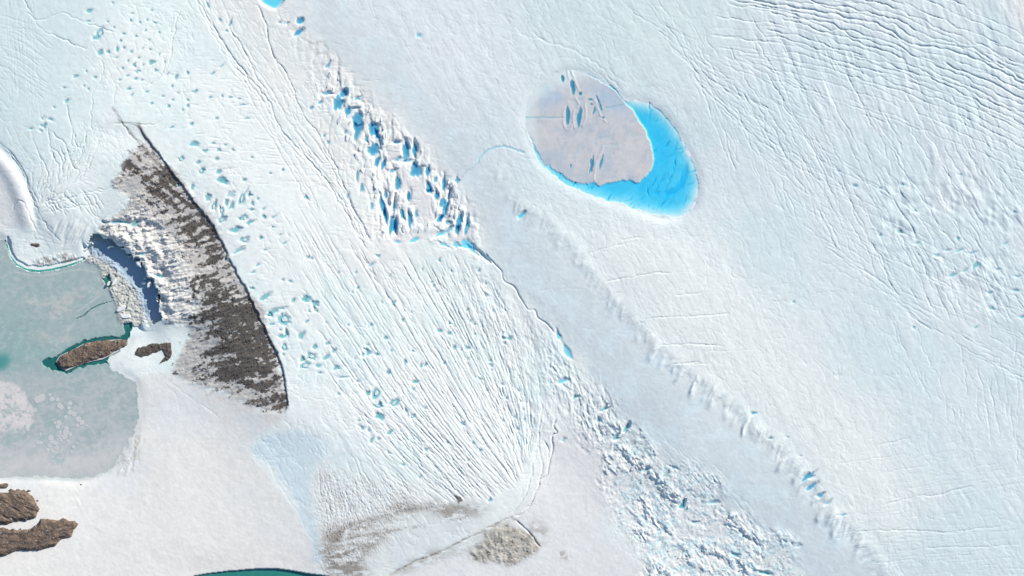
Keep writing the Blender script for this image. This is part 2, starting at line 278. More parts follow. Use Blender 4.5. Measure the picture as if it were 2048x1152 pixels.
scatter_lines(260, [(600, 60), (680, 90), (800, 230), (900, 340), (950, 440), (860, 480), (720, 480), (640, 330)], 2, 5, (6, 46), (0.8, 2.6))
scatter_lines(150, [(600, 150), (700, 180), (860, 330), (940, 440), (760, 500), (680, 430)], 88, 9, (8, 50), (1.0, 3.2), 1.1, 2)
scatter_lines(70, [(900, 0), (1040, 0), (1060, 140), (1000, 160), (900, 80)], 3, 6, (6, 30), (0.3, 0.8))
scatter_lines(90, [(760, 140), (860, 100), (1010, 200), (1010, 290), (950, 260)], 2, 5, (5, 22), (0.3, 0.8))
scatter_lines(190, [(650, 600), (780, 540), (980, 580), (1060, 760), (1040, 900), (900, 920), (760, 780)], 4, 8, (5, 24), (0.8, 2.0))
scatter_lines(90, [(640, 560), (760, 640), (900, 860), (800, 860), (680, 700)], 100, 14, (8, 30), (0.9, 2.2), 0.9, 3)
# north-west corner: two crossing sets
family([[(5, -40), (12, 120), (20, 230)], [(60, -40), (75, 120), (95, 260)]], 26, (0.2, 0.8), (0.5, 1.1), 0.9, 2, 20)
family([[(-48, 10), (40, 40), (110, 90)], [(-48, 150), (20, 165), (90, 215)]], 24, (0.4, 1.0), (0.8, 1.6), 1.0, 4, 22)
for a in ([(40, -10), (75, 40), (120, 25), (180, 50), (230, 65)], [(50, 20), (90, 62), (135, 80), (150, 92), (178, 96)], [(200, 115), (205, 145), (185, 200), (182, 250), (188, 265)], [(228, 155), (230, 180), (227, 215)], [(130, 203), (137, 230), (143, 255), (143, 287), (152, 295)], [(100, 262), (125, 285), (135, 300), (140, 315), (150, 300)], [(62, 262), (75, 305), (90, 330), (93, 355), (75, 385)], [(95, 255), (100, 290), (118, 310), (122, 345), (110, 375)], [(-20, 270), (20, 306), (40, 333), (52, 360), (58, 390), (72, 410)], [(70, 330), (62, 360), (68, 395)], [(135, 310), (145, 335), (155, 345), (140, 365)], [(360, 20), (345, 80), (340, 110), (330, 140), (310, 165)], [(330, 120), (320, 150), (295, 175)], [(225, 245), (260, 248), (300, 250), (330, 238)], [(375, 150), (380, 170)]):
    crack(a, 4.2, 1.0, 3, 16)
for a in ([(75, 412), (70, 380), (82, 350), (78, 320)], [(75, 412), (88, 378), (100, 350), (104, 315), (98, 285)], [(76, 412), (105, 375), (118, 345), (128, 320), (122, 290)], [(78, 412), (125, 365), (150, 335), (165, 300), (180, 275)], [(80, 412), (140, 372), (172, 340), (190, 300), (205, 270)], [(72, 412), (60, 385), (48, 352), (30, 322), (8, 300)], [(150, 345), (162, 318), (168, 295)], [(118, 345), (112, 320), (100, 300)], [(165, 300), (150, 280), (148, 262)], [(78, 415), (120, 402), (160, 392), (215, 380)]):
    crack(a, 4.0, 1.0, 3.5, 12)
for k in range(36):                                  # braided cracks running into the knot above the bay
    t = rng.random(); x = 185 - 90 * t + rng.normal() * 12; y = 262 + 115 * t + rng.normal() * 12
    crack([(x, y), (x - 10, y + 16), (x - 24, y + 34)], 2.0 + rng.random() * 2.4, 1.0, 5, 9)
for k in range(30):
    x = 80 + 110 * rng.random(); y = 390 + rng.normal() * 10
    crack([(x, y), (x + 12, y + 14), (x + 26 + rng.normal() * 6, y + 34)], 1.8 + rng.random() * 2.4, 1.0, 3, 10)
for a in ([(75, 412), (110, 400), (150, 392), (190, 380), (225, 375)], [(80, 425), (120, 418), (160, 412), (200, 405)], [(225, 215), (250, 255), (285, 290), (300, 315)], [(10, 440), (40, 400), (62, 440), (70, 465)], [(62, 400), (85, 440), (105, 470), (125, 485)]):
    crack(a, 4.0, 1.2, 3, 12)
scatter_lines(90, [(185, 262), (240, 258), (290, 310), (240, 345), (180, 350), (160, 340)], 60, 22, (8, 30), (0.6, 1.6))
# big crevasses of the north-east
NEF = [[(1700, -60), (1850, -25), (1950, 15), (2090, 90)], [(1560, -48), (1700, -12), (1800, 20), (1930, 75), (2090, 145)], [(1430, -20), (1569, 15), (1676, 32), (1763, 52), (1826, 90.5), (1923, 110), (2090, 190)], [(1430, 28), (1560, 40), (1700, 85), (1830, 130), (1950, 185), (2090, 250)], [(1420, 70), (1560, 90.5), (1700, 128), (1850, 175), (1960, 225), (2090, 290)], [(1450, 110), (1600, 140), (1740, 180), (1880, 235), (2090, 335)], [(1560, 180), (1700, 235), (1850, 290), (2090, 385)]]
for i, (u, dp, sg) in enumerate([(0.15, 3.5, 1.2), (0.45, 3, 1.1), (0.8, 4, 1.3), (1.1, 5, 1.4), (1.3, 3.5, 1.1), (1.55, 5, 1.5), (1.75, 4, 1.2), (2.0, 7.5, 2.0), (2.25, 4.5, 1.3), (2.5, 6, 1.6), (2.7, 4, 1.2), (2.95, 5.5, 1.5), (3.2, 3.5, 1.1), (3.5, 4.5, 1.3), (3.75, 3, 1.1), (4.0, 4.2, 1.3), (4.3, 2.6, 1.0), (4.6, 3.4, 1.1), (4.9, 2, 1.0), (5.2, 2.4, 1.0), (5.6, 1.6, 1.0)]):
    k = min(int(u), len(NEF) - 2); f = u - k; m = 60
    A = resample(NEF[k], 5); B = resample(NEF[k + 1], 5); ia = np.linspace(0, len(A) - 1, m); ib = np.linspace(0, len(B) - 1, m)
    L = np.c_[np.interp(ia, np.arange(len(A)), A[:, 0]) * (1 - f) + np.interp(ib, np.arange(len(B)), B[:, 0]) * f, np.interp(ia, np.arange(len(A)), A[:, 1]) * (1 - f) + np.interp(ib, np.arange(len(B)), B[:, 1]) * f]
    cuts = sorted(rng.integers(24, m - 8, 2)); a = int(rng.integers(0, 16))
    for b in cuts + [m]:
        if b - a > 5: crack(L[max(0, a - 3):b], (1.45 if sg * 0.85 <= 1.2 else 0.95) * dp * (0.65 + 0.55 * rng.random()), sg * 0.85, 4, 26, smooth=False)
        a = b
family(NEF[1:], 44, (0.06, 0.25), (1.2, 3.0), 1.0, 3, 18)
# faint diamond net over the whole right side
family([[(1250, -40), (1330, 60), (1390, 180), (1440, 330)], [(1400, 30), (1470, 160), (1560, 300), (1640, 480)], [(1500, 30), (1580, 170), (1660, 320), (1740, 470), (1800, 600)], [(1640, 60), (1720, 220), (1800, 360), (1900, 520), (1980, 680)], [(1800, 110), (1880, 260), (1960, 400), (2090, 600)], [(1960, 180), (2020, 300), (2090, 420)]], 170, (0.12, 0.5), (1.4, 3.4), 1.0, 5, 26)
family([[(1180, -40), (1350, 60), (1500, 110), (1640, 170)], [(1260, 20), (1420, 160), (1560, 240), (1700, 330)], [(1400, 180), (1560, 320), (1740, 420), (1900, 500), (2090, 600)], [(1560, 420), (1740, 540), (1880, 620), (2090, 720)], [(1800, 620), (1900, 690), (2090, 790)]], 130, (0.08, 0.4), (1.1, 2.8), 1.0, 4, 26)
family([[(1700, 560), (1740, 640), (1790, 720)], [(1850, 640), (1880, 740), (1900, 860)], [(1960, 640), (1990, 780), (2010, 920)], [(2060, 640), (2070, 800), (2080, 960)]], 40, (0.15, 0.6), (1.1, 2.8), 1.0, 5, 26)
for a in ([(1536, 605), (1580, 600), (1620, 590), (1650, 582), (1700, 585), (1720, 600), (1745, 615), (1765, 635)], [(1536, 570), (1580, 565), (1620, 528), (1660, 530), (1700, 555), (1740, 575), (1790, 600), (1830, 640), (1880, 670)], [(1620, 526), (1665, 535), (1660, 580)], [(1393, 480), (1405, 490), (1408, 512), (1425, 518), (1440, 530), (1460, 535), (1465, 555), (1480, 555), (1500, 560), (1530, 560)], [(1460, 540), (1462, 560), (1450, 565), (1470, 580), (1460, 605)], [(1410, 515), (1418, 545), (1410, 560)]):
    crack(a, 1.6, 1.1, 4, 9)
# long east-west cracks across the plateau
for a, d in (([(1163, 510), (1200, 500), (1240, 490), (1285, 482)], 1.2), ([(1206, 565), (1260, 555), (1300, 547), (1345, 545)], 1.9), ([(1345, 590), (1380, 588), (1410, 584)], 2.2), ([(1285, 637), (1340, 634), (1400, 631), (1460, 627)], 1.9), ([(1300, 695), (1330, 690), (1380, 688), (1450, 692)], 2.4), ([(1338, 728), (1370, 727), (1400, 724)], 2.0), ([(1240, 480), (1262, 477), (1285, 475)], 2.2), ([(1400, 703), (1440, 702), (1500, 700)], 0.9), ([(1060, 410), (1075, 414)], 2), ([(1225, 590), (1245, 582)], 2), ([(1275, 648), (1290, 645)], 2), ([(1290, 670), (1310, 665)], 2), ([(1385, 728), (1420, 726)], 1.6)):
    crack(a, d * 2.2, 1.1, 1.6, 12)
scatter_lines(170, [(1070, 330), (1110, 370), (1200, 410), (1330, 445), (1400, 430), (1440, 470), (1300, 490), (1150, 430), (1050, 360)], -6, 5, (5, 30), (0.4, 1.3))
scatter_lines(110, [(1220, 540), (1400, 520), (1500, 650), (1560, 800), (1450, 770), (1320, 680)], -4, 4, (5, 40), (0.2, 0.7))
family([[(1640, 915), (1740, 898), (1820, 880), (1920, 855)], [(1670, 960), (1800, 952), (1900, 935), (1990, 920)], [(1690, 1000), (1800, 985), (1920, 965), (2060, 945)], [(1680, 1030), (1800, 1010), (1920, 990), (2060, 965)], [(1700, 1062), (1830, 1061), (1950, 1060), (2090, 1042)], [(1700, 1105), (1830, 1088), (1950, 1078), (2090, 1062)], [(1730, 1150), (1850, 1143), (2090, 1122)], [(1760, 1195), (1880, 1190), (2090, 1175)]], 70, (0.12, 0.6), (0.5, 1.6), 0.95, 2, 18)
for a, d in (([(1752, 890), (1790, 882), (1820, 876)], 1.6), ([(1838, 992), (1870, 990), (1900, 982), (1930, 975), (1950, 972)], 2.2), ([(1710, 1062), (1780, 1060), (1830, 1061), (1880, 1063), (1950, 1057), (2005, 1050)], 2.2), ([(1850, 1095), (1900, 1093), (1950, 1093), (2040, 1088)], 2.2), ([(1760, 1010), (1800, 1000), (1860, 985)], 1.6)):
    crack(a, d * 1.9, 1.1, 1.5, 14)
scatter_lines(170, [(1300, 470), (1420, 480), (1560, 640), (1760, 780), (1900, 900), (1960, 1150), (1780, 1130), (1640, 940), (1480, 800), (1330, 650)], 84, 6, (14, 70), (0.15, 0.5), 1.4, 2)
scatter_lines(120, [(1660, 1030), (1760, 1020), (1840, 1060), (1830, 1150), (1720, 1150)], -8, 6, (8, 50), (0.6, 1.8))
scatter_lines(60, [(1560, 930), (1650, 1000), (1720, 1090), (1700, 1150), (1600, 1060)], -30, 14, (6, 20), (0.4, 1.2))
scatter_lines(80, [(1250, 860), (1330, 880), (1440, 960), (1560, 1060), (1540, 1080), (1400, 990), (1290, 900)], 48, 6, (14, 60), (0.3, 0.9))
_rl = resample(RIDGE[5:20], 1.0); k = 0
while k < len(_rl) - 4:
    x, y = _rl[k]; big = 0.5 + 0.6 * sstep(500, 800, np.array(y)); l = (18 + 26 * rng.random()) * (0.75 + 0.4 * big); a = math.radians(122 + rng.normal() * 9); off = 8 + rng.normal() * 4
    p0 = np.array([x + 0.7 * off, y - 0.7 * off]); d = np.array([math.cos(a), math.sin(a)]); nrm = np.array([-0.75, 0.0])
    crack([p0, p0 + d * l * .5 + nrm * 3, p0 + d * l], -(2.0 + 3.2 * rng.random()) * big, 3.4 + 2.4 * (rng.random() < 0.6), 2.5, 18)
    if rng.random() < 0.35: crack([p0 + (5, 1), p0 + d * l * .5 + nrm * 1.5 + (5, 1), p0 + d * l * .8 + (5, 1)], (0.8 + 1.6 * rng.random()) * big, 1.6, 1.5, 14)
    k += int(9 + 17 * rng.random() ** 1.5)
scatter_lines(110, [(1000, 420), (1130, 520), (1300, 700), (1500, 880), (1600, 1010), (1480, 1000), (1260, 830), (1100, 640)], -4, 8, (6, 34), (0.4, 1.2))
scatter_lines(70, [(720, 60), (850, 220), (980, 340), (1000, 420), (880, 320), (760, 180)], 8, 14, (6, 30), (0.4, 1.2))
scatter_lines(60, [(1280, 860), (1400, 900), (1560, 1040), (1500, 1050), (1360, 950)], 46, 6, (14, 50), (0.5, 1.4), 0.9, 2)
# lake margin, channels and levees
for a, d, sg in (([(1060, 190), (1075, 165), (1095, 130), (1120, 115), (1150, 120), (1180, 135), (1215, 165), (1240, 195)], 1.5, 1.1), ([(1042, 230), (1040, 210), (1050, 170), (1062, 145), (1085, 125)], 1.4, 1.1), ([(1060, 60), (1090, 85), (1130, 95), (1180, 120), (1215, 150), (1240, 180)], 1.2, 1.8), ([(1030, 60), (1060, 75), (1100, 80)], 1.0, 2.0), ([(1040, 235), (1048, 265), (1060, 290), (1072, 310)], 1.2, 1.0), ([(1024, 300), (1045, 315), (1075, 320)], 1.2, 1.0),
                 ([(1190, 60), (1213, 95), (1216, 130), (1230, 157)], 1.3, 1.0), ([(1360, 300), (1375, 270), (1360, 230), (1340, 200), (1300, 170)], 0.6, 1.0)):
    crack(a, d, sg, 2.5, 9)
for k in range(60):                                  # cracks that run on under the lake
    x = 1290 + rng.random() * 100; y = 215 + rng.random() * 215; a = math.radians(-58 + rng.normal() * 22); l = 8 + rng.random() * 26
    crack([(x, y), (x + math.cos(a) * l * .5, y + math.sin(a) * l * .5), (x + math.cos(a) * l, y + math.sin(a) * l)], 0.8 + rng.random() * 1.4, 1.0, 2, 10)
for k in range(50):
    x = 1085 + rng.random() * 260; y = 338 + (x - 1085) * 0.33 + rng.normal() * 10; a = math.radians(-55 + rng.normal() * 15); l = 6 + rng.random() * 22
    crack([(x, y), (x - math.cos(a) * l, y - math.sin(a) * l)], 0.8 + rng.random() * 1.2, 1.0, 1, 10, smooth=False)
LEVEE = [(972, 508), (990, 530), (1003, 540), (1009, 560), (1030, 577), (1043, 600), (1056, 618), (1070, 620), (1075, 636), (1096, 650), (1110, 668), (1125, 690), (1150, 730), (1175, 765), (1200, 800)]
crack(LEVEE[:11], 5.5, 1.3, 1.5, 20, taper=False)
crack(LEVEE[9:], 1.5, 1.2, 4, 14)
for a, d in (([(1112, 835), (1108, 850), (1113, 865), (1104, 872), (1104, 900), (1098, 925), (1092, 950), (1080, 962), (1076, 975), (1068, 985), (1064, 1005), (1048, 1022), (1030, 1035)], 4.0), ([(1088, 880), (1096, 900), (1098, 925)], 2.5), ([(1080, 860), (1078, 895), (1085, 930), (1078, 965)], 2.2), ([(1085, 805), (1080, 850), (1072, 900), (1060, 960), (1045, 1000), (1022, 1030)], 2.0), ([(1027, 1040), (1045, 1055), (1062, 1070), (1072, 1088), (1083, 1097)], 4.5), ([(1052, 1055), (1058, 1065), (1064, 1070)], 2), ([(780, 1150), (830, 1125), (880, 1105), (930, 1080), (970, 1060), (1025, 1033)], 2.8)):
    crack(a, d * 1.6, 1.4, 2.5, 14)
scatter_lines(120, [(1060, 820), (1180, 780), (1190, 840), (1120, 880), (1110, 960), (1040, 1010)], 100, 14, (6, 26), (0.8, 2.6))
scatter_lines(40, [(1050, 840), (1140, 850), (1120, 950), (1040, 1010)], 2, 5, (6, 26), (0.5, 1.3))
# lower-left snowfield: few long hollows
for a, d, sg in (([(322, 765), (345, 785), (355, 805), (358, 830)], 1.5, 1.2), ([(340, 765), (380, 795), (410, 815), (440, 838)], 1.5, 1.2), ([(238, 765), (255, 785), (262, 800), (270, 820)], 1.2, 1.0), ([(145, 985), (158, 1010), (170, 1040), (185, 1055), (210, 1066)], -0.7, 2.6), ([(335, 815), (335, 840)], 1, 1), ([(345, 865), (343, 875)], 1, 1)):
    crack(a, d, sg, 2, 18)
scatter_lines(140, [(180, 960), (330, 880), (500, 880), (600, 1060), (560, 1110), (200, 1110)], 16, 9, (5, 22), (0.2, 0.8), 1.2)
# plates on the flat between moraine edge and fan
scatter_lines(120, [(575, 740), (680, 700), (740, 780), (760, 880), (600, 880), (575, 830)], 5, 30, (8, 44), (0.7, 1.8), 1.0, 5)
scatter_lines(80, [(580, 600), (650, 580), (720, 720), (740, 820), (600, 760)], 100, 16, (10, 50), (0.7, 1.8), 1.0, 4)
scatter_lines(110, [(300, 150), (440, 200), (560, 380), (600, 520), (520, 560), (440, 440), (360, 320), (290, 230)], -40, 30, (8, 36), (0.6, 1.7), 1.0, 4)
scatter_lines(70, [(480, 380), (620, 440), (640, 580), (540, 560)], 58, 10, (10, 44), (0.6, 1.4), 0.9, 2)

ponds = []; PZ = {}
def P(x, y, rx, ry=None, a=0, zone=None, dep=2.2, isl=0, name='melt_pond', label=None):
    g = 1.0 if zone in ('lake_ice', 'ridge') else 1.16; ry = ry or rx
    ponds.append(dict(x=x, y=y, rx=rx * g, ry=ry * g, a=a, zone=zone, dep=dep, isl=isl, name=name, label=label))
# ------------------------------------------------------------------ melt ponds: x, y, half-axes, angle (map units)
Z = 'belt'   # along the moraine edge
P(396, 325, 5, 3, 0, Z); P(403, 342, 6.5, 4, -40, Z, isl=1, label='kite shaped melt pond with a white speck, upper end of the moraine edge belt'); P(437, 344, 5, 5, 0, Z); P(444, 361, 8.5, 7, 10, Z, 2.6, label='broad squarish turquoise pond near the upper part of the moraine edge'); P(488, 360, 4, 3, 0, Z); P(384, 374, 3, 6, 10, Z); P(415, 395, 5, 6, 0, Z); P(427, 412, 4, 8, 20, Z, isl=1); P(443, 421, 4, 7, 5, Z, isl=1, label='egg shaped pond ringing a pale islet in the moraine edge belt'); P(463, 412, 7.5, 4, -45, Z); P(484, 397, 4.5, 14, 22, Z, 2.6, isl=1, label='long tapering turquoise pond with a pale disc at its wide end'); P(452, 405, 3, 6, 5, Z); P(443, 440, 8, 4, -35, Z, isl=1); P(488, 435, 5, 6, 0, Z, isl=1); P(479, 438, 2.5, 2.5, 0, Z); P(499, 445, 7, 3.6, -35, Z); P(470, 460, 9.5, 5, -18, Z, label='winged turquoise pond closest to the dark moraine edge in the belt'); P(488, 480, 8, 4.5, -10, Z, isl=1); P(528, 434, 4, 4, 0, Z); P(547, 434, 5, 2, -30, Z); P(527, 418, 3.5, 2, -35, Z); P(502, 419, 4, 3, 0, Z); P(504, 407, 3, 4, 0, Z); P(475, 502, 10, 2.6, -30, Z); P(498, 390, 4, 3, -40, Z); P(568, 487, 4, 2, -35, Z); P(521, 476, 4, 3, 0, Z); P(461, 389, 7, 5, -20, Z, 1.0); P(545, 455, 3, 2, -30, Z); P(560, 470, 3, 1.6, -20, Z); P(530, 500, 4, 1.8, -10, Z); P(515, 530, 5, 2, -30, Z); P(505, 545, 4, 2, -20, Z); P(515, 398, 2.5, 2, 0, Z); P(540, 347, 2.5, 2, 0, Z); P(565, 340, 2.5, 3, 0, Z); P(612, 395, 3, 5, -35, Z)
Z = 'shelf'  # cluster of ring ponds below
P(529, 594, 11, 4.5, -35, Z, label='long slanting oval pond at the corner of the dark moraine edge'); P(612, 598, 8.5, 6, 10, Z, 2.8, label='pear shaped turquoise pond joined to a ragged smaller one'); P(629, 607, 6, 4, 30, Z); P(552, 622, 14, 4, -20, Z, label='bent arm shaped pond lying just above the big round pond'); P(539, 629, 5, 4, -20, Z, isl=1); P(566.5, 640, 10, 10.5, 0, Z, 2.6, isl=1, label='biggest round melt pond with white islets beside the dark moraine'); P(543, 649, 5, 2, -10, Z); P(564, 673, 8, 3.5, 0, Z); P(572, 666, 3, 5, 0, Z); P(602, 671, 5, 7, 20, Z); P(568, 695, 5, 6.5, 0, Z, isl=1); P(629, 694, 5, 4, -20, Z); P(655, 687, 4.5, 3, 0, Z); P(622, 713, 8, 6, 10, Z, isl=1); P(609, 731, 9, 5.5, -20, Z, isl=1); P(604, 719, 4, 5, 0, Z); P(638, 730, 7.5, 4, -30, Z); P(653, 714, 9, 3.4, -40, Z); P(667, 702, 4, 3, -50, Z); P(672, 736, 6, 3.6, 0, Z); P(639, 746, 4, 2, 0, Z); P(685, 755, 7, 1.6, -5, Z); P(613, 643, 3, 3, 0, Z); P(566, 709, 2, 2, 0, Z); P(586, 601, 3, 5, 30, Z); P(560, 660, 2, 2, 0, Z); P(633, 622, 2.5, 2.5, 0, Z); P(618, 623, 2, 2, 0, Z); P(580, 563, 4, 2, 20, Z); P(503, 577, 3, 3, 0, Z); P(565, 560, 2.5, 2, 0, Z)
Z = 'fan'
P(726, 710, 3, 3, 0, Z); P(737, 706, 5.5, 4, -10, Z); P(753, 709, 3.4, 3, 0, Z); P(751, 788, 7.5, 9.5, 0, Z, 2.6, isl=1, label='tall oval pond round a white islet where the fan of crevasses begins'); P(735, 787, 4, 4, 0, Z); P(756, 812, 7, 4, 0, Z, isl=1); P(759, 833, 9, 6, 20, Z, 2.6, label='lobed turquoise pond, lowest of the cluster left of the fan crevasses'); P(789, 805, 11, 5, -30, Z, 2.6, isl=1, label='slanting leaf shaped pond with a white speck left of the fan crevasses'); P(771, 676, 5, 3, 0, Z); P(810, 724, 3, 5, 0, Z); P(776, 745, 4, 4, 0, Z); P(715, 763, 3, 2, 0, Z); P(786, 607, 3, 4, 0, Z); P(825, 833, 4, 3, -30, Z, isl=1); P(925, 848, 4, 3, 30, Z); P(779, 865, 5, 4, -30, Z); P(742, 881, 3, 5, 20, Z); P(852, 900, 3.4, 2.4, 0, Z); P(979, 1001, 3, 3.6, 30, Z); P(879, 662, 5, 3, 0, Z); P(898, 667, 4, 3, 20, Z); P(935, 696, 5, 3, 0, Z); P(908, 695, 3, 4, 0, Z); P(842, 732, 3, 4, 0, Z); P(850, 730, 2.6, 3, 20, Z); P(830, 764, 5, 3.4, 10, Z); P(888, 727, 2.4, 2.4, 0, Z); P(1018, 677, 4.5, 3.4, 0, Z); P(737, 653, 2, 2.4, 0, Z); P(715, 576, 2.6, 2.6, 0, Z); P(696, 650, 2, 2, 0, Z); P(756, 512, 3.4, 3, 0, Z); P(742, 530, 5, 2.4, -35, Z); P(878, 520, 2.4, 3.4, 20, Z); P(863, 565, 2.2, 2, 0, Z); P(805, 640, 3, 3, 0, Z)
for p in ponds:
    if p['zone'] == 'fan': p['traced'] = True
_f = [resample(g, 3) for g in FAN[3:12]]
for k in range(70):
    g = _f[int(rng.integers(0, len(_f)))]; q = g[int(rng.integers(8, len(g) - 25))]
    P(q[0] + rng.normal() * 4, q[1] + rng.normal() * 4, 1.5 + rng.random() * 1.8, 1.3 + rng.random() * 1.6, rng.random() * 90, Z, 1.8)
Z = 'north'
P(191, 75, 6, 4.6, -10, Z, 2.4); P(199, 66, 5, 9, 25, Z, 2.2, isl=1, label='boot shaped turquoise pond with a pale tongue, upper left of the ice'); P(200, 105, 5, 6, 20, Z); P(216, 104, 3.4, 3, 0, Z); P(234, 99, 3, 5, 25, Z); P(178, 22, 6, 3.6, -15, Z); P(303, 125, 6.5, 4, -15, Z); P(274, 142, 5, 3.4, 0, Z); P(151, 153, 5, 3, -15, Z); P(190, 155, 3.6, 2.6, 0, Z); P(133, 202, 5, 3, -35, Z); P(390, 183, 5.5, 3, -20, Z); P(86, 237, 4, 3, 0, Z); P(87, 252, 4.5, 4, 0, Z); P(100, 239, 4.5, 2, 10, Z); P(108, 215, 2.4, 2, 0, Z); P(128, 176, 3, 2, 0, Z); P(60, 258, 4, 1.8, 0, Z); P(82, 262, 2.4, 2.4, 0, Z); P(241, 82, 2.6, 2.6, 0, Z); P(272, 73, 3, 2.2, 0, Z); P(247, 68, 3, 2.2, 0, Z); P(443, 132, 5, 1.8, -40, Z); P(425, 147, 6, 2, -30, Z); P(257, 178, 4.4, 2.4, -20, Z); P(283, 160, 3.4, 2, 0, Z); P(293, 184, 3, 2, 0, Z); P(268, 130, 3, 4, 30, Z); P(255, 152, 3, 2, 0, Z); P(228, 55, 2, 2, 0, Z); P(215, 44, 2, 1.6, 0, Z); P(303, 21, 2.4, 1.6, 0, Z); P(310, 46, 3, 2, 0, Z); P(294, 40, 2, 2, 0, Z); P(264, 27, 3, 1.6, 0, Z); P(176, 43, 4, 1.8, 0, Z); P(318, 65, 2, 2, 0, Z); P(352, 154, 3, 5, 20, Z); P(375, 146, 3, 3, 0, Z); P(225, 6, 2.4, 2, 0, Z); P(172, 143, 2, 2, 0, Z); P(168, 172, 2, 2, 0, Z); P(176, 178, 2, 2, 0, Z)
for x, y in ((262, 108), (276, 118), (285, 96), (300, 82), (292, 62), (318, 108), (330, 128), (312, 140), (258, 120), (247, 135), (240, 160), (270, 160), (262, 190), (300, 205), (322, 190), (345, 172), (358, 188), (336, 150), (285, 132), (250, 96), (232, 118), (280, 48), (262, 44), (300, 100)):
    P(x + rng.normal() * 2, y + rng.normal() * 2, 1.8 + 2.0 * rng.random(), 1.5 + rng.random() * 1.2, -30 + rng.normal() * 25, Z, 2)
Z = 'transverse'
P(388, 288, 7.5, 5.5, -10, Z); P(362, 318, 6, 4, -10, Z, isl=1); P(410, 302, 5, 3, 0, Z); P(437, 300, 4, 3, 0, Z); P(383, 248, 4, 3, -30, Z); P(343, 255, 4.4, 2, -20, Z); P(433, 237, 3.4, 2.4, -20, Z); P(337, 213, 3, 3, 0, Z); P(493, 237, 5, 1.8, -5, Z); P(485, 210, 7, 1.7, -8, Z); P(460, 195, 4, 2, 0, Z); P(420, 195, 4, 2, -20, Z); P(444, 192, 2, 3, 0, Z); P(375, 212, 3.4, 3, 0, Z); P(426, 287, 4, 2, 0, Z); P(433, 318, 4, 3, 0, Z); P(465, 300, 3, 2, 0, Z); P(450, 290, 3, 2, 0, Z); P(503, 315, 2.6, 2, 0, Z); P(375, 200, 3, 2, 0, Z); P(365, 220, 2, 2.4, 0, Z); P(345, 200, 2.4, 2, 0, Z); P(478, 198, 3, 1.6, 0, Z); P(405, 340, 2, 2, 0, Z); P(355, 372, 2.5, 3, 0, Z, 1.5); P(460, 47, 3, 6, 20, Z); P(415, 10, 2, 6, -20, Z); P(452, 62, 3, 2, 0, Z); P(439, 40, 2, 4, -30, Z)
Z = 'icefall'
for a in ((676, 207, 9, 13, 0), (687, 187, 8, 6, -45), (697, 225, 7, 10, 10), (710, 218, 5, 3, 0), (715, 238, 11, 9, 0), (714, 261, 7, 14, 5), (746, 258, 8.5, 12, -10), (755, 276, 5, 13, -15), (747, 300, 10, 12, 0), (754, 324, 4, 10, 15), (732, 278, 3, 6, 0), (812, 302, 7, 17, -4), (829, 300, 4, 14, 0), (831, 341, 9, 14, 0), (795, 367, 5, 13, 0), (818, 391, 3.6, 11, 0), (793, 285, 6.5, 3, -10), (796, 319, 7, 3, -15), (715, 197, 6, 3, -25), (653, 187, 8, 3, 0), (766, 329, 3.6, 9, 15), (855, 343, 4, 9, 5), (857, 374, 5, 8, -15), (887, 369, 3, 13, 0), (914, 361, 4, 6, 0), (714, 352, 2.6, 10, 0), (723, 376, 3, 9, 0), (770, 391, 3, 8, 0), (785, 342, 6, 3, -20), (814, 322, 7, 2, -5), (764, 409, 4.6, 14, -12), (771, 434, 4, 13, -10), (783, 449, 5, 17, 5), (790, 452, 3.6, 12, 0), (788, 409, 2.6, 12, 10), (817, 393, 3, 9, 0), (804, 428, 3.6, 10, -15), (819, 439, 4, 14, -5), (832, 428, 3, 7, 0), (860, 383, 6, 4, 20), (873, 392, 4, 8, 0), (884, 405, 5, 8, 20), (889, 418, 4.4, 15, 15), (880, 437, 9, 4, -40), (896, 446, 5, 4, 0), (918, 441, 4.4, 13, 5), (914, 459, 4, 8, 10), (898, 459, 8, 3, -45), (932, 459, 3, 10, 15), (934, 443, 2.6, 10, 0), (743, 412, 2.4, 8, 0), (695, 392, 2, 5, 0), (870, 360, 2.6, 6, 0), (898, 390, 2.4, 10, 5), (655, 131, 3, 6, 30), (600, 42, 7, 6, -20), (597, 65, 10, 4, -35), (570, 47, 3, 2, 0), (575, 47, 2, 2, 0), (640, 205, 4, 3, -30), (622, 216, 4, 3, -30), (690, 265, 2, 3, 0), (656, 285, 2.5, 3, 0), (648, 272, 2, 3, 0), (559, 45, 3, 2, 0)):
    P(*a, Z, 3.8 if a[2] * a[3] > 28 else 2.4)
Z = 'slush'
P(932, 488, 11, 8, 20, Z, 2.0, label='bright cyan slush pool at the foot of the blue grey slope'); P(946, 500, 12, 4, 40, Z, 2.0); P(912, 490, 7, 4.5, 10, Z, 1.6); P(828, 480, 8.5, 4, -25, Z, 1.8, label='small bright cyan pool below the blue icefall pools'); P(880, 468, 9.5, 3, -25, Z, 2.2); P(887, 489, 9, 3, 20, Z, 1.6); P(794, 484, 6, 3, 10, Z, 1.3); P(968, 513, 9, 2.4, 45, Z, 1.8); P(1134, 704, 5, 14, -30, Z, 1.8, label='bright pale blue slush streak at the foot of the smooth slope'); P(1116, 671, 3.4, 8, -20, Z, 1.6); P(1124, 762, 8, 4, -30, Z, 1.8); P(1042, 431, 7.5, 3.6, -40, Z, 3.0, label='lone blue pool at the upper end of the scalloped ridge'); P(837, 72, 5, 3, 0, Z, 1.8, label='lone small blue pond on the smooth upper plateau')
Z = 'plateau'
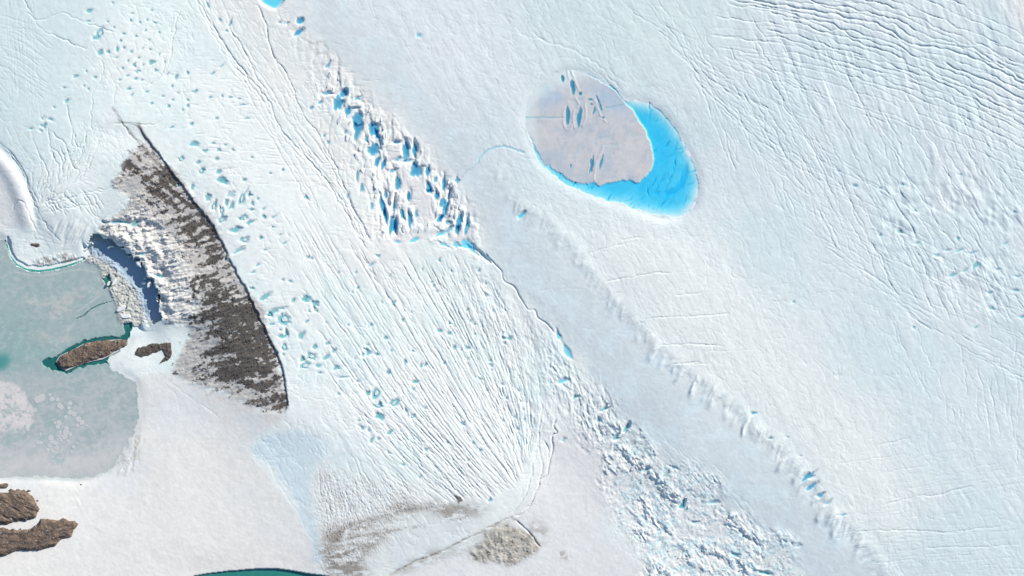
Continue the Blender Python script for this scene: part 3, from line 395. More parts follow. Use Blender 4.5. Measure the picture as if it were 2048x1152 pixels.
for a in ((1708, 372, 5, 3, 10), (1759, 377, 3.4, 2, 0), (1803, 370, 3.4, 2.4, 0), (1949, 531, 8, 4.4, -50), (1904, 550, 9, 2.8, -8), (1928, 541, 5.5, 2.4, -30), (1943, 506, 7, 2.2, -15), (1918, 501, 8, 2, -15), (1873, 511, 4.4, 2.6, -10), (1893, 501, 5, 1.6, 0), (2029, 581, 6, 2.8, 5), (1978, 586, 4, 2.6, 0), (1981, 617, 5, 2.6, 0), (2033, 553, 5, 2, 0), (1993, 539, 4, 2, 0), (2043, 634, 6, 3, -10), (1798, 464, 5, 2.4, 25), (1833, 486, 4.4, 2.4, -20), (1759, 471, 3, 2.6, 0), (2009, 487, 6, 2, -35), (1829, 422, 3, 2, 0), (1676, 343, 3, 2, 0), (1826, 655, 2.4, 2.4, 0), (1586, 604, 2.6, 2, 0), (1950, 655, 5, 1.8, -25), (1914, 478, 3, 4, -20), (2026, 425, 3, 2.4, 0), (1919, 350, 2.6, 1.8, 0)):
    P(*a, Z, 2.2)
Z = 'ridge'
P(1614, 953, 15, 4.6, -33, Z, 3.6, label='largest blue crack pool along the scalloped ridge, uppermost of the set of three'); P(1621, 973, 13, 4.2, -35, Z, 3.4, label='second blue crack pool of the set of three along the ridge'); P(1639, 990, 7, 4, -25, Z, 3.2, label='stubby blue pool, lowest of the set of three along the ridge'); P(1653, 1005, 7, 2.4, -35, Z, 2.2); P(1686, 1029, 7, 2, -10, Z, 2.4); P(1539, 876, 4, 2.6, -20, Z, 2.6); P(1506, 826, 6.5, 3, -8, Z, 2.8, label='lone blue wedge pool on the scalloped ridge crest'); P(1574, 874, 3, 1.6, 0, Z, 2); P(1600, 911, 3, 1.6, 0, Z, 2); P(1594, 1092, 5, 1.6, -25, Z, 1.8)
Z = 'lower'
P(1232, 875, 9, 2.8, -35, Z, 3, label='narrow teal pool under the small cliff above the snow valley'); P(1252, 856, 3.4, 8, 30, Z, 3); P(1207, 818, 8, 3, -35, Z, 2.4); P(1196, 841, 3, 4.4, 10, Z, 2.2); P(1364, 1010, 4, 8, 25, Z, 3.8, label='deep blue slot pool in the middle of the lower icefall'); P(1127, 880, 4.4, 3.4, -30, Z, 1.4); P(1291, 940, 6, 2.4, -35, Z, 2.4); P(1388, 1045, 6, 2, 0, Z, 2.4); P(1330, 950, 6, 2, -40, Z, 2.4); P(1425, 1005, 8, 2.2, -5, Z, 2.6); P(1470, 1110, 7, 3, 15, Z, 3); P(1529, 1146, 10, 3, 15, Z, 3.4); P(1150, 795, 5, 3, -30, Z, 2); P(1345, 935, 5, 2, 30, Z, 2)
Z = 'lake_ice'
for a in ((1125, 158, 3.6, 7.5, -5), (1145, 175, 5, 15, -12), (1160, 188, 4, 4, 0), (1135, 232, 4.6, 20, -2), (1158, 235, 5, 20, 5), (1180, 200, 5, 2.6, -10), (1184, 209, 6, 2, 0), (1198, 208, 3, 14, -18), (1206, 236, 3, 2, 0), (1188, 222, 2.4, 8, 15), (1183, 330, 4, 17, 8), (1202, 325, 2.6, 15, 14), (1141, 332, 2, 4, 0)):
    P(a[0], a[1], a[2] * 0.95, a[3], a[4], Z, 2.0)
Z = 'tongue'
P(228, 445, 8, 2.2, -8, Z, 3, name='melt_pool', label='long teal melt pool among white ice towers above the calving front'); P(247, 444, 10, 2.4, 12, Z, 3, name='melt_pool', label='bent teal melt pool beside the first, among the white ice towers'); P(268, 447, 8, 3.4, -40, Z, 3, name='melt_pool', label='teal melt pool at the inland end of the white ice towers'); P(205, 444, 5, 2, 10, Z, 2.5, name='melt_pool', label='smallest teal melt pool at the outer end of the white ice towers'); P(283, 508, 8, 2, -5, Z, 3, name='melt_pool', label='pale teal slot right behind the calving cliff crest'); P(318, 552, 11, 2.4, 10, Z, 3, name='melt_pool', label='teal slot cutting inland from the cliff bend')

# ------------------------------------------------------------------ relief
H += fbm(GX, GY, 150, 4, 1) * 1.3 + fbm(GX, GY, 18, 3, 2) * 0.28
def veins(x, y, scale, seed, wd): return np.exp(-(fbm(x, y, scale, 3, seed) / wd) ** 2)
H += fbm(GX, GY, 5, 2, 3) * 0.16 + fbm(GX / 2.2, GY, 6, 2, 53) * 0.10
smooth_snow = np.maximum(np.maximum(m_snow, slope), mask([(1105, 840), (1200, 870), (1230, 960), (1200, 1060), (1290, 1150), (1280, 1200), (760, 1200), (820, 1140), (1000, 1060), (1080, 980)], 12))
crk = 1 - 0.9 * smooth_snow
u, v = rot(GX + _wx * 8, GY + _wy * 8, 58); H -= crk * (1 - east) * veins(u / 3.2, v, 15, 54, 0.09) * sstep(-0.2, 0.4, fbm(GX, GY, 70, 2, 55)) * 0.8
u, v = rot(GX + _wx * 6, GY + _wy * 6, 2); H -= crk * (1 - east) * veins(u / 5, v, 11, 56, 0.08) * sstep(0.0, 0.4, fbm(GX, GY, 60, 2, 57)) * 0.7
u, v = rot(GX + _wx * 8, GY + _wy * 8, 64); H -= east * veins(u / 4, v, 17, 58, 0.07) * 0.55
u, v = rot(GX + _wx * 8, GY + _wy * 8, 22); H -= east * veins(u / 4, v, 17, 59, 0.06) * 0.45
# step at the moraine edge: the ice on the inland side stands proud
tong_w = sstep(0.15, 0.7, m_tong)
edge = sstep(-3.5, 0.5, d_crest); ew = sstep(225, 260, GY) * (1 - sstep(800, 835, GY)) * sstep(-70, -10, d_crest) 
H -= (1 - edge) * sstep(-90, -3, d_crest) * 6.5 * sstep(235, 275, GY) * (1 - sstep(812, 830, GY))
# gullied, blocky moraine slope and seracs
u, v = rot(GX, GY, -20); ga, va, ta = worley(u / 18 + _wx * 0.6, v / 5.5 + _wy * 0.6, 1, TONGUE)
gb, vb, tb = worley(u / 7.5 + 31 + _wx * .5, v / 4.0 + _wy * .5, 2, TONGUE)
north = 1 - sstep(380, 440, GY)
rough = 0.12 + 0.88 * sstep(-0.2, 0.3, fbm(u / 2.5, v, 26, 4, 5))
blk = np.minimum(ga, 0.2) * 3 + (va - 0.5) * 1.0 + ta * 2.0 + (np.minimum(gb, .25) * 1.6 + (vb - 0.5) * 1.3 + tb * 1.8) * 0.8
H += tong_w * rough * blk * (2.3 - 1.2 * sstep(540, 640, GY))
H += tong_w * (fbm(u / 4, v, 14, 3, 6) * 1.8 + fbm(u / 3, v, 6, 3, 67) * 1.6)
fin = 1 - np.abs(fbm(u / 3.5 + _wx * 4, v + _wy * 4, 12, 4, 69, .55)) * 2.4
H += m_ser * (blk * 0.9 + fin * 4.2 + fbm(u / 2.2, v, 16, 3, 7) * 2.6)
# first icefall: long north-south blocks with gaps
ga, va, ta = worley(GX / 19 + _wx * 0.8, GY / 44 + _wy * 0.6, 3, FALL1); gb, vb, tb = worley(GX / 9 + 11 + _wx * .6, GY / 19 + 5 + _wy * .4, 4, FALL1)
b1 = np.minimum(ga, 0.2) * 6 + (va - 0.5) * 1.8 + ta * 2.4 + (np.minimum(gb, 0.22) * 3 + (vb - 0.5) * 1.0 + tb * 2.2) * 0.75 - 1.2
b1 = blur(b1, 1.3)
flat1 = np.maximum.reduce([mask(p, 3, 6) for p in ([(775, 285), (805, 285), (803, 322), (775, 325)], [(735, 235), (750, 250), (735, 285), (722, 285), (725, 250)], [(790, 330), (825, 340), (850, 360), (870, 390), (868, 440), (835, 450), (822, 400), (800, 380)], [(740, 485), (800, 470), (870, 460), (885, 468), (830, 492), (760, 495)], [(900, 465), (940, 450), (940, 478), (890, 482)])])
core = 0.35 + 0.65 * sstep(-20, 15, sdist([(640, 60), (690, 190), (740, 320), (755, 420), (770, 500)]))
H += m_f1 * (1 - 0.93 * flat1) * b1 * 3.1 * core + m_f1 * (1 - 0.9 * flat1) * fbm(GX, GY / 3, 9, 3, 65) * 1.0 * core
# second icefall
u, v = rot(GX, GY, -38); ga, va, ta = worley(u / 26 + _wx * 1.2, v / 11 + _wy * 1.2, 6, FALL2); gb, vb, tb = worley(u / 12 + 3 + _wx, v / 5 + _wy, 7, FALL2); gc, vc, tc = worley(u / 4.2 + 9, v / 3.4, 8, FALL2)
n2 = sstep(-0.45, 0.3, fbm(u / 1.6, v, 44, 3, 9)); n3 = 0.15 + 0.85 * sstep(-0.4, 0.3, fbm(u / 1.5, v, 26, 3, 19))
rid = 1 - np.abs(fbm(u / 2.2 + _wx * 6, v + _wy * 6, 17, 4, 62)) * 2.2
b2 = ((np.minimum(ga, 0.25) * 1.6 + (va - 0.5) * 1.2 + ta * 2.0) * n2 + rid * 1.2 * n2 + ((np.minimum(gb, 0.2) * 2.0 + (vb - 0.5) * 1.2 + tb * 2.2) + (vc - 0.5) * 0.7 + tc * 1.2) * n3 + fbm(u, v / 1.5, 6, 3, 63) * 0.8 * n3)
hi = mask([(1270, 880), (1330, 915), (1420, 980), (1520, 1045), (1600, 1110), (1640, 1180), (1560, 1180), (1480, 1090), (1400, 1030), (1310, 960)], 16)
dfe = sdist([(1235, 835), (1270, 868), (1330, 912), (1400, 962), (1470, 1010), (1530, 1048), (1590, 1092), (1650, 1170)])
ph = -(dfe + fbm(GX, GY, 70, 3, 70) * 26 + fbm(GX, GY, 18, 2, 71) * 5) / 52; pf = ph - np.floor(ph)
scarp = np.where(pf < 0.68, pf / 0.68, (1 - pf) / 0.32); scarp = scarp ** 1.2
broke = np.exp(-((pf - 0.82) / 0.22) ** 2); sm = sstep(-0.55, 0.15, fbm(GX, GY, 46, 3, 72))
fin2 = 1 - np.abs(fbm(u / 1.0 + _wx * 4, v / 2.6 + _wy * 4, 9, 4, 73, .6)) * 2.2; fin3 = 1 - np.abs(fbm(u / 2.6, v, 10, 4, 74, .6)) * 2.2
m_f2w = sstep(0.05, 0.6, m_f2)
strip = mask([(1050, 630), (1120, 690), (1195, 780), (1262, 850), (1215, 890), (1140, 850), (1085, 760)], 14, 18)
uu, vv_ = rot(GX, GY, 70); H += strip * ((1 - np.abs(fbm(uu / 2.4 + _wx * 3, vv_ + _wy * 3, 10, 4, 75, .55)) * 2.2) * 2.2)
H += m_f2w * sm * (scarp * 4.2 + (0.45 + 0.7 * broke) * (fin2 * 2.6 + fin3 * 2.2)) + m_f2w * (b2 * 1.15)
# scalloped ridge: flutes across the lee face
s = np.zeros_like(H); al = GX * 0.72 + GY * 0.69 + _wx * 10
fl = fbm(al / 1.0, d_ridge * 0.25, 13, 3, 11)
lee = np.exp(-((d_ridge + 6) / 16) ** 2) * sstep(390, 440, GY)
H += lee * fl * 3.0 * (0.6 + 0.6 * sstep(600, 900, GY))
H += 2.5 * np.exp(-((d_ridge - 6) / 14) ** 2) * sstep(380, 420, GY)
# lumpy field on the right
lump = mask([(1760, 360), (1960, 340), (2100, 420), (2100, 660), (1980, 640), (1870, 560), (1740, 470)], 30)
u, v = rot(GX, GY, 60); H += lump * fbm(u / 1.5, v, 16, 2, 12) * 3.6 * sstep(-0.8, 0.4, _wx)
ne = mask([(1420, -60), (2110, -60), (2110, 420), (1800, 380), (1560, 260)], 60)
u, v = rot(GX, GY, 72); H += ne * fbm(u / 4.0, v, 12, 3, 13) * 1.3
u, v = rot(GX, GY, 62); H += east * fbm(u / 5.0, v, 16, 3, 14) * 0.45
# fan: low lengthwise swells and rough right margin
fanm = mask([(560, 420), (700, 480), (880, 490), (1000, 550), (1120, 690), (1190, 800), (1100, 870), (1050, 960), (960, 1010), (700, 1050), (640, 1000), (600, 700)], 25)
u, v = rot(GX, GY, 60); H += fanm * fbm(u / 4.0, v, 16, 4, 15) * 0.9
fr = mask([(860, 500), (960, 510), (1080, 640), (1180, 780), (1110, 880), (1040, 960), (1020, 850), (960, 720)], 25)
u, v = rot(GX, GY, 72); fp_ = [(860, 500), (1190, 510), (1190, 960), (960, 960)]; ga, va, ta = worley(u / 14 + _wx, v / 5.0 + _wy, 9, fp_); H += fr * ((va - 0.5) * 0.9 + np.minimum(ga, .2) * 3.2 + ta * 1.5) * 0.9
H += fr * fbm(u / 2.5, v, 22, 3, 16) * 2.4
dirtm = np.maximum.reduce([mask(p, 8, 16) for p in DIRT])
ripple = mask([(632, 930), (760, 960), (860, 1000), (800, 1060), (720, 1150), (636, 1150)], 14)
u, v = rot(GX, GY, 72); ga, va, ta = worley(u / 9 + _wx, v / 3.6 + _wy, 10, DIRT[2] + DIRT[0] + DIRT[1] + [(640, 930)]); H += ripple * (np.minimum(ga, .3) * 5 + va * 0.8)
kh = mask(KHAKI, 4, 16); ga, va, ta = worley(GX / 8 + _wx * 1.8, GY / 6 + _wy * 1.8, 11, KHAKI); H += kh * (np.minimum(ga, .25) * 6 + va * 1.2 + fbm(GX, GY, 9, 3, 27) * 2.2)
# left: wave ridges on the snow tongue by the bay and the striped knoll
st = mask([(95, 445), (160, 440), (175, 455), (165, 475), (125, 490), (110, 470)], 5, 4); u, v = rot(GX, GY, -60); H += st * fbm(u / 6, v, 5.5, 2, 17) * 3
kn = mask([(62, 522), (95, 508), (120, 500), (150, 508), (158, 516), (120, 526), (85, 530)], 2, 5); ga, va, ta = worley(GX / 4, GY / 7, 12, MOAT); H += kn * (va + np.minimum(ga, .3) * 2 + ta) * 2.4
bs = mask([(208, 945), (230, 915), (245, 885), (262, 862), (280, 850), (282, 880), (275, 930), (250, 950)], 5, 6); u, v = rot(GX, GY, -68); H += bs * np.abs(fbm(u / 4, v, 7, 3, 18)) * 3.0
dfold = sdist([(-40, 262), (0, 300), (28, 332), (46, 365), (58, 400), (66, 440), (68, 470)])
fw = 1 - sstep(430, 475, GY); H += fw * (9 * np.exp(-((dfold + 16) / 15) ** 2) - 4.0 * np.exp(-((dfold - 4) / 7) ** 2)) * sstep(260, 310, GY + GX * .3)
H = np.maximum(H, 1.5)

# cut the crevasses in
cut = np.zeros_like(H)
for sig, a in RAST.items():
    a = a.reshape(NY, NX); s0 = max(sig * 0.62, 0.6)
    pk = (ST / SPL) / (math.sqrt(2 * math.pi) * max(s0, 0.8) / ST)
    k = 0.62 if sig <= 1.2 else 1.15
    cut += np.clip((blur(a, s0) - 0.08 * blur(a, s0 * 2.3)) / pk * k, -6, 9.0)
H -= cut

# ------------------------------------------------------------------ water levels: bay, sea, lake
ice_n = fbm(GX, GY, 40, 5, 20); 
mel = mask(MELANGE, 2.5, 5)
gm, vm, tm = worley(GX / 7 + _wx * 1.5, GY / 6 + _wy * 1.5, 13, MELANGE); gm2, vm2, tm2 = worley(GX / 3.4, GY / 3.4, 14, MELANGE)
SEAICE = 0.4 + fbm(GX, GY, 14, 3, 21) * 0.12 + mel * (np.minimum(gm, .3) * 6.0 + vm * 3.2 + tm * 5 + vm2 * 3.0 + tm2 * 3)
cliffy = blur(mask([(160, 440), (320, 440), (350, 660), (285, 662), (270, 600), (200, 500), (165, 490)]), 5)
nb = blur(mask(BAY), 13)
H = H + (1.2 - H) * sstep(0.04, 0.46, nb) * (1 - sstep(0.2, 0.6, cliffy))
H += m_ser * cliffy * fbm(GX, GY, 24, 3, 28) * 14
H = np.where(m_bay > 0.5, SEAICE, H)
cutw = np.maximum.reduce([inpoly(GX + _wx * 2 + jx * 2, GY + jy * 2, MOAT).astype(np.float32), inpoly(GX + _wx * 2 + jx * 3, GY + jy * 3, ISLEWATER).astype(np.float32), m_sea, mask([(150, 637), (165, 630), (178, 618), (200, 609), (222, 603), (222, 604), (200, 610.4), (179, 619.5), (166, 631.5), (150, 638.5)], 0, 1), mask([(246, 650), (262, 648), (266, 668), (250, 672)], 0, 4), mask([(206, 560), (216, 548), (222, 570), (213, 580)], 0, 4)])
floe = sstep(0.30, 0.34, fbm(GX, GY, 7, 3, 22)) * mask(MOAT)           # brash left in the moat
cutw = np.where((m_bay > 0.5) | (m_sea > 0.5) | (mask(MOAT) > 0.5) , cutw * (1 - 0.0 * floe), 0)
H = np.where(cutw > 0.5, np.minimum(H, -3.0), H)
LK = 101.6
m_li = inpoly(GX + _wx * 3 + jx * 2.6, GY + _wy * 3 + jy * 2.6, LAKEICE).astype(np.float32)
ml = inpoly(GX + _wx * 4 + jx * 3, GY + _wy * 4 + jy * 3, LAKE).astype(np.float32); ml_b = blur(ml, 20); near = blur(mask(LAKE), 12)
H = H * (1 - sstep(0.02, 0.5, near)) + (LK + 0.3 + fbm(GX, GY, 8, 3, 23) * 0.35 - cut) * sstep(0.02, 0.5, near)
dl = sstep(0.42, 1.0, ml_b)
bed = LK - 0.35 - 3.6 * dl * (1 - 0.8 * sstep(0.04, 0.4, blur(m_li, 2.6))) - 0.6 * sstep(1310, 1180, GX) - 1.6 * mask([(1330, 385), (1350, 375), (1362, 355), (1372, 325), (1376, 345), (1366, 375), (1345, 392), (1332, 394)], 2, 2) - cut * 2.4 + fbm(GX, GY, 30, 4, 24) * 0.6
H = np.where(ml > 0.5, bed, H)
li = LK + 0.26 + fbm(GX / 4 + _wx * 2, GY + GX * .15 + _wy * 6, 9, 4, 25) * 0.22 + fbm(GX + _wx * 8, GY / 2.2, 15, 4, 26) * 0.3
lev = np.zeros_like(H)
def ridge_line(pts, h, sig):
    a = np.zeros(NX * NY, np.float32); p = resample(pts, 0.75); k = ((p[:, 1] - Y0) / ST).astype(int) * NX + ((p[:, 0] - X0) / ST).astype(int); a[k] = 1
    g = blur(a.reshape(NY, NX), sig); return g / g.max() * h
for a in ([(1134, 135), (1140, 165), (1150, 195), (1158, 210), (1148, 225), (1147, 245), (1150, 258)], [(1142, 140), (1155, 175), (1164, 192)], [(1188, 200), (1194, 212), (1202, 232), (1212, 245)], [(1207, 293), (1200, 310), (1192, 330), (1188, 360)], [(1137, 205), (1128, 225), (1128, 250), (1137, 262), (1146, 250)], [(1170, 205), (1172, 235), (1165, 255)]):
    lev = np.maximum(lev, ridge_line(a, 1.9, 1.3))
li += lev
for a, d in (([(1050, 237), (1090, 236), (1140, 238)], 1.0), ([(1150, 214), (1185, 205), (1205, 217), (1250, 211)], 0.8), ([(1200, 291), (1235, 290)], 0.5)):
    li -= ridge_line(a, d, 1.2)
H = np.where(m_li > 0.5, li, H)

TOPL = [(512, -20), (522, -2), (528, 8), (540, 16), (552, 19), (562, 10), (570, -2), (572, -20), (566, -60), (522, -60)]
mt = mask(TOPL, 0, 3); mtb = blur(mt, 3.0); LT = 79.0
H = H * (1 - sstep(0.0, 0.5, mtb)) + (LT + 0.8) * sstep(0.0, 0.5, mtb); H = np.where(mt > 0.5, LT - 0.1 - 2.6 * sstep(0.4, 1, mtb), H)
# ------------------------------------------------------------------ surface colours of the materials, plus blue shade painted below the calving cliff
A = np.zeros((NY, NX, 3), np.float32)
def col(c): return np.array(c, np.float32)
def lay(m, c, k=1.0):
    global A
    A += (m * k)[..., None] * (col(c) - A)
A[:] = col((0.865, 0.905, 0.875))
t1 = fbm(GX, GY, 120, 5, 30); t2 = fbm(GX, GY, 30, 4, 31); t3 = fbm(GX, GY, 9, 3, 32)
lay(sstep(-0.3, 0.6, t1), (0.785, 0.88, 0.86), 0.9)
lay(mask([(-60, -60), (250, -60), (210, 120), (120, 230), (60, 330), (-60, 380)], 50, 30), (0.64, 0.755, 0.765), 0.85)
lay(sstep(-25, 25, d_foot + t2 * 12), (0.69, 0.755, 0.775))
lay(east * sstep(-0.2, 0.5, t1), (0.64, 0.745, 0.765), 0.75)
lay(mask([(1000, 330), (1120, 390), (1330, 450), (1480, 520), (1620, 700), (1760, 850), (1860, 1010), (1760, 1120), (1600, 930), (1300, 670), (1080, 420)], 40, 30), (0.825, 0.85, 0.815), 0.9)
lay(mask([(640, -60), (1040, -60), (1040, 180), (900, 240), (760, 80)], 40, 40), (0.77, 0.80, 0.82), 0.7)
lay(mask([(1040, -60), (1500, -60), (1480, 120), (1300, 180), (1240, 170), (1150, 120), (1050, 150)], 35, 30), (0.66, 0.77, 0.755), 0.7)
lay(mask([(1960, -60), (2110, -60), (2110, 120), (2040, 60)], 14, 8), (0.84, 0.82, 0.80), 0.8)
lay(slope * sstep(-0.1, 0.5, t2), (0.715, 0.81, 0.835), 0.9)
lay(m_f1 * (0.4 + 0.5 * t2), (0.86, 0.84, 0.82), 0.8)
lay(flat1 * m_f1, (0.745, 0.735, 0.755), 0.85)
lay(mask([(540, 60), (640, 80), (900, 340), (930, 400), (880, 360), (720, 200), (620, 140)], 12, 18) * sstep(-0.3, 0.4, t2), (0.80, 0.775, 0.75), 0.6)
lay(mask([(690, 480), (860, 470), (800, 540), (720, 600), (690, 540)], 20, 20), (0.84, 0.80, 0.78), 0.5)
lay(mask([(420, -60), (580, -60), (680, 90), (800, 230), (900, 345), (960, 460), (880, 500), (760, 520), (700, 480), (640, 380), (540, 220)], 24, 30) * (0.55 + 0.45 * sstep(-0.3, 0.4, t2)), (0.885, 0.865, 0.815), 0.7)
lay(m_f2, (0.82, 0.835, 0.82), 0.7); lay(m_f2 * sstep(0.05, 0.45, fbm(GX * .79 - GY * .62, GY * 1.6 + GX * 1.2, 12, 4, 38)), (0.50, 0.745, 0.80), 0.6)
lay(fanm * sstep(0.0, 0.7, t2), (0.86, 0.865, 0.84), 0.5)
lay(mask([(1060, 830), (1200, 870), (1230, 960), (1200, 1060), (1290, 1150), (1280, 1220), (760, 1220), (820, 1140), (1000, 1060), (1060, 980), (1100, 880)], 14, 14), (0.80, 0.79, 0.78), 0.9)
lay(sstep(-3, 3, -dfold) * (1 - sstep(440, 470, GY)) * (GX < 90), (0.84, 0.83, 0.81), 0.9)
lay(m_snow, (0.815, 0.80, 0.765))
lay(m_snow * sstep(0.0, 0.8, t1), (0.77, 0.79, 0.79), 0.8)
lay(m_snow * sstep(1000, 1140, GY + t1 * 30), (0.87, 0.84, 0.795), 0.8)
lay(m_blue, (0.66, 0.785, 0.83), 0.8); lay(mask([(560, 850), (640, 860), (720, 880), (740, 905), (690, 930), (640, 930), (590, 900)], 18, 20), (0.70, 0.805, 0.83), 0.5)
lay(mask([(770, 1080), (850, 1060), (940, 1040), (960, 1060), (880, 1100), (800, 1130)], 14, 16), (0.68, 0.77, 0.82), 0.7)
lay(mask([(632, 930), (860, 990), (960, 1010), (1000, 1040), (780, 1150), (636, 1160)], 16, 14), (0.77, 0.765, 0.745), 0.6)
lay(ripple * sstep(-0.1, 0.5, fbm(GX * .8 + GY * .3, GY * 1.8, 13, 5, 39, .6)), (0.60, 0.555, 0.505), 0.35)
lay(dirtm * sstep(-0.6, 0.25, fbm(GX * .7 + GY * .3, GY * 1.6, 13, 5, 33, .62)), (0.30, 0.26, 0.22), 0.85)
for _p, _s in (([(780, 1152), (830, 1125), (880, 1105), (930, 1080), (970, 1062), (1025, 1035)], 2.2), ([(1025, 1036), (1050, 1058), (1068, 1078), (1082, 1096)], 2.4), ([(700, 1050), (760, 1036), (820, 1020), (900, 1014), (950, 1020)], 3.0), ([(660, 1085), (730, 1072), (800, 1060), (860, 1052)], 2.6)):
    lay(np.clip(ridge_line(_p, 1.0, _s), 0, 1) * sstep(-0.6, 0.3, t3 + t2 * 0.5), (0.32, 0.285, 0.25), 0.7)
lay(kh, (0.48, 0.445, 0.38), 0.85); lay(kh * sstep(0, .6, t3), (0.28, 0.25, 0.205), 0.6); lay(kh * sstep(.1, .6, t2), (0.66, 0.62, 0.56), 0.5)
lay(mask([(1055, 1050), (1080, 1040), (1095, 1060), (1092, 1080), (1070, 1085)], 6, 8) * sstep(-.4, .5, t3), (0.42, 0.39, 0.36), 0.7)
lay(mask([(1105, 1100), (1128, 1098), (1138, 1122), (1120, 1118)], 3, 4) * sstep(-.2, .4, t3), (0.40, 0.33, 0.28), 0.7)
lay(mask([(908, 990), (920, 990), (930, 1002), (932, 1014), (918, 1010)], 1.5, 3) * sstep(-.3, .2, t3), (0.12, 0.11, 0.10), 0.9)
# tongue: dusty snow, then dark debris in streaks
lay(sstep(0.2, 0.8, m_tong), (0.55, 0.515, 0.485), 0.88)
lay(m_ser, (0.74, 0.725, 0.69), 0.9)
u, v = rot(GX, GY, -20); un, vn_ = rot(GX, GY, 40)
stk = fbm(u / 6.0 + _wx * 4, v + _wy * 10, 15, 5, 34, 0.6) * (1 - north) * 0.75 + fbm(u / 9.0 + _wx * 3, v + _wy * 8, 6.5, 3, 45, 0.6) * 0.45 + fbm(un / 5, vn_, 9, 5, 35, 0.6) * north
fine = fbm(u / 1.6, v, 4, 3, 36, 0.7)
md = mask(DARK, 14, 18); md2 = mask(DARK2, 22, 20)
nearedge = np.exp(-np.clip(-d_crest, 0, 200) / 26) * (d_crest < 1) * sstep(262, 330, GY) * (1 - sstep(800, 826, GY)) * (np.abs(d_crest) < 160)
ext = mask([(335, 700), (400, 655), (440, 660), (440, 785), (380, 775), (330, 745)], 10, 12)
pot = stk * 1.1 + fine * 0.5 + 0.4 * t3 + 0.25 * t2 + md * 0.62 + md2 * 0.62 + nearedge * 0.38 - 0.70 - 0.40 * m_ser + 0.2 * fbm(GX, GY, 40, 3, 37)
inT = sstep(-0.5, 0.5, m_tong - 0.1) * np.where(d_crest < 0.5, 1, 0) * sstep(0.03, 0.25, m_tong)
dm = sstep(-0.15, 0.17, pot) * np.maximum(inT, ext * sstep(-0.3, 0.1, pot) * 0.9)
pebble = vnoise(GX / 2.1, GY / 2.1, 77)
lay(dm, (0.082, 0.072, 0.066), 0.93)
lay(dm * sstep(0.1, 0.7, pebble), (0.19, 0.165, 0.145), 0.6)
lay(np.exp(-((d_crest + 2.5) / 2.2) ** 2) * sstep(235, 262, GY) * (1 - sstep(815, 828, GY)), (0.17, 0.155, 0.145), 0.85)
lay(mask([(380, 760), (470, 795), (570, 820), (560, 830), (480, 830), (400, 800)], 10, 10) * sstep(-.3, .4, t3), (0.62, 0.57, 0.53), 0.5)
lay(kn * sstep(-0.2, 0.4, t3), (0.35, 0.32, 0.28), 0.75)
lay(bs * sstep(0.0, 0.4, t3), (0.45, 0.43, 0.38), 0.6)
# bay ice
bayc = np.empty_like(A); bayc[:] = col((0.40, 0.485, 0.485))
def layb(m, c, k=1.0):
    bayc[:] += (m * k)[..., None] * (col(c) - bayc)
bn3 = fbm(GX * .8 + GY * .5, GY - GX * .4, 7, 3, 44, .7)
bn = fbm(GX, GY * 2.2, 60, 5, 40); bn2 = fbm(GX + GY, GY - GX * .3, 26, 5, 41, .6)
layb(sstep(-0.1, 0.6, bn2), (0.44, 0.52, 0.51), 0.7)
layb(sstep(0.12, 0.22, bn) * mask([(40, 590), (170, 580), (230, 620), (235, 660), (120, 690), (30, 680)], 6, 10), (0.56, 0.555, 0.535), 0.75)
layb(mask([(-60, 600), (40, 640), (60, 700), (120, 700), (60, 745), (-60, 740)], 20, 20), (0.28, 0.44, 0.44), 0.7)
layb(blur(mask(ISLEWATER), 9), (0.22, 0.43, 0.42), 1.2)
layb(mask([(-60, 740), (90, 752), (200, 745), (270, 770), (270, 850), (200, 940), (-60, 950)], 14), (0.46, 0.515, 0.52), 0.8)
layb(mask([(-60, 755), (30, 765), (58, 790), (62, 850), (40, 868), (-60, 868)], 1.5, 6), (0.72, 0.69, 0.68), 0.98)
layb(mask([(60, 860), (180, 870), (260, 880), (180, 950), (-60, 950), (-60, 870)], 12, 10), (0.53, 0.56, 0.565), 0.6)
layb(sstep(0.0, 0.5, bn2 + bn3 * .4), (0.33, 0.45, 0.45), 0.55); layb(sstep(0.15, 0.6, bn3), (0.34, 0.43, 0.435), 0.5); layb(sstep(0.25, 0.6, -bn3), (0.55, 0.585, 0.57), 0.35)
layb(mask([(98, 908), (110, 903), (126, 905), (129, 920), (124, 932), (105, 930), (97, 920)], 3, 6) * sstep(-.5, .3, bn3), (0.10, 0.36, 0.38), 0.9)
layb(mask([(-60, 706), (10, 708), (18, 720), (10, 738), (-60, 742)], 5, 10), (0.06, 0.30, 0.29), 0.9)
for _p in ([(120, 700), (110, 690), (128, 680), (135, 660), (145, 650)], [(152, 625), (180, 605), (200, 590)], [(30, 545), (80, 552), (150, 540), (190, 545)]): layb(np.clip(ridge_line(_p, 1, 1.0), 0, 1), (0.62, 0.63, 0.61), 0.6)
layb(mel, (0.66, 0.645, 0.60), 0.95); layb(mel * sstep(0.1, .5, t3), (0.45, 0.47, 0.44), 0.6)
layb(mask([(172, 478), (230, 492), (285, 536), (312, 580), (318, 642), (290, 640), (270, 580), (225, 535), (175, 505)], 3), (0.44, 0.56, 0.68), 0.9)  # blue of the cliff's shadow painted into the ice colour at its foot
layb(mask([(-60, 900), (120, 905), (200, 890), (262, 862), (276, 870), (200, 960), (-60, 960)], 16, 10), (0.66, 0.66, 0.65), 0.7)
bayc *= (np.array([0.93, 0.945, 0.945], np.float32) + (sstep(700, 800, GY) * 0.06)[..., None] * np.array([1.0, 0.3, 0.3], np.float32))
lay(sstep(0.1, 0.55, blur(m_bay, 9) + jx * 0.1) * (1 - cliffy) * sstep(690, 740, GY), (0.50, 0.545, 0.535), 0.55)
A = np.where((m_bay > 0.5)[..., None], bayc, A)
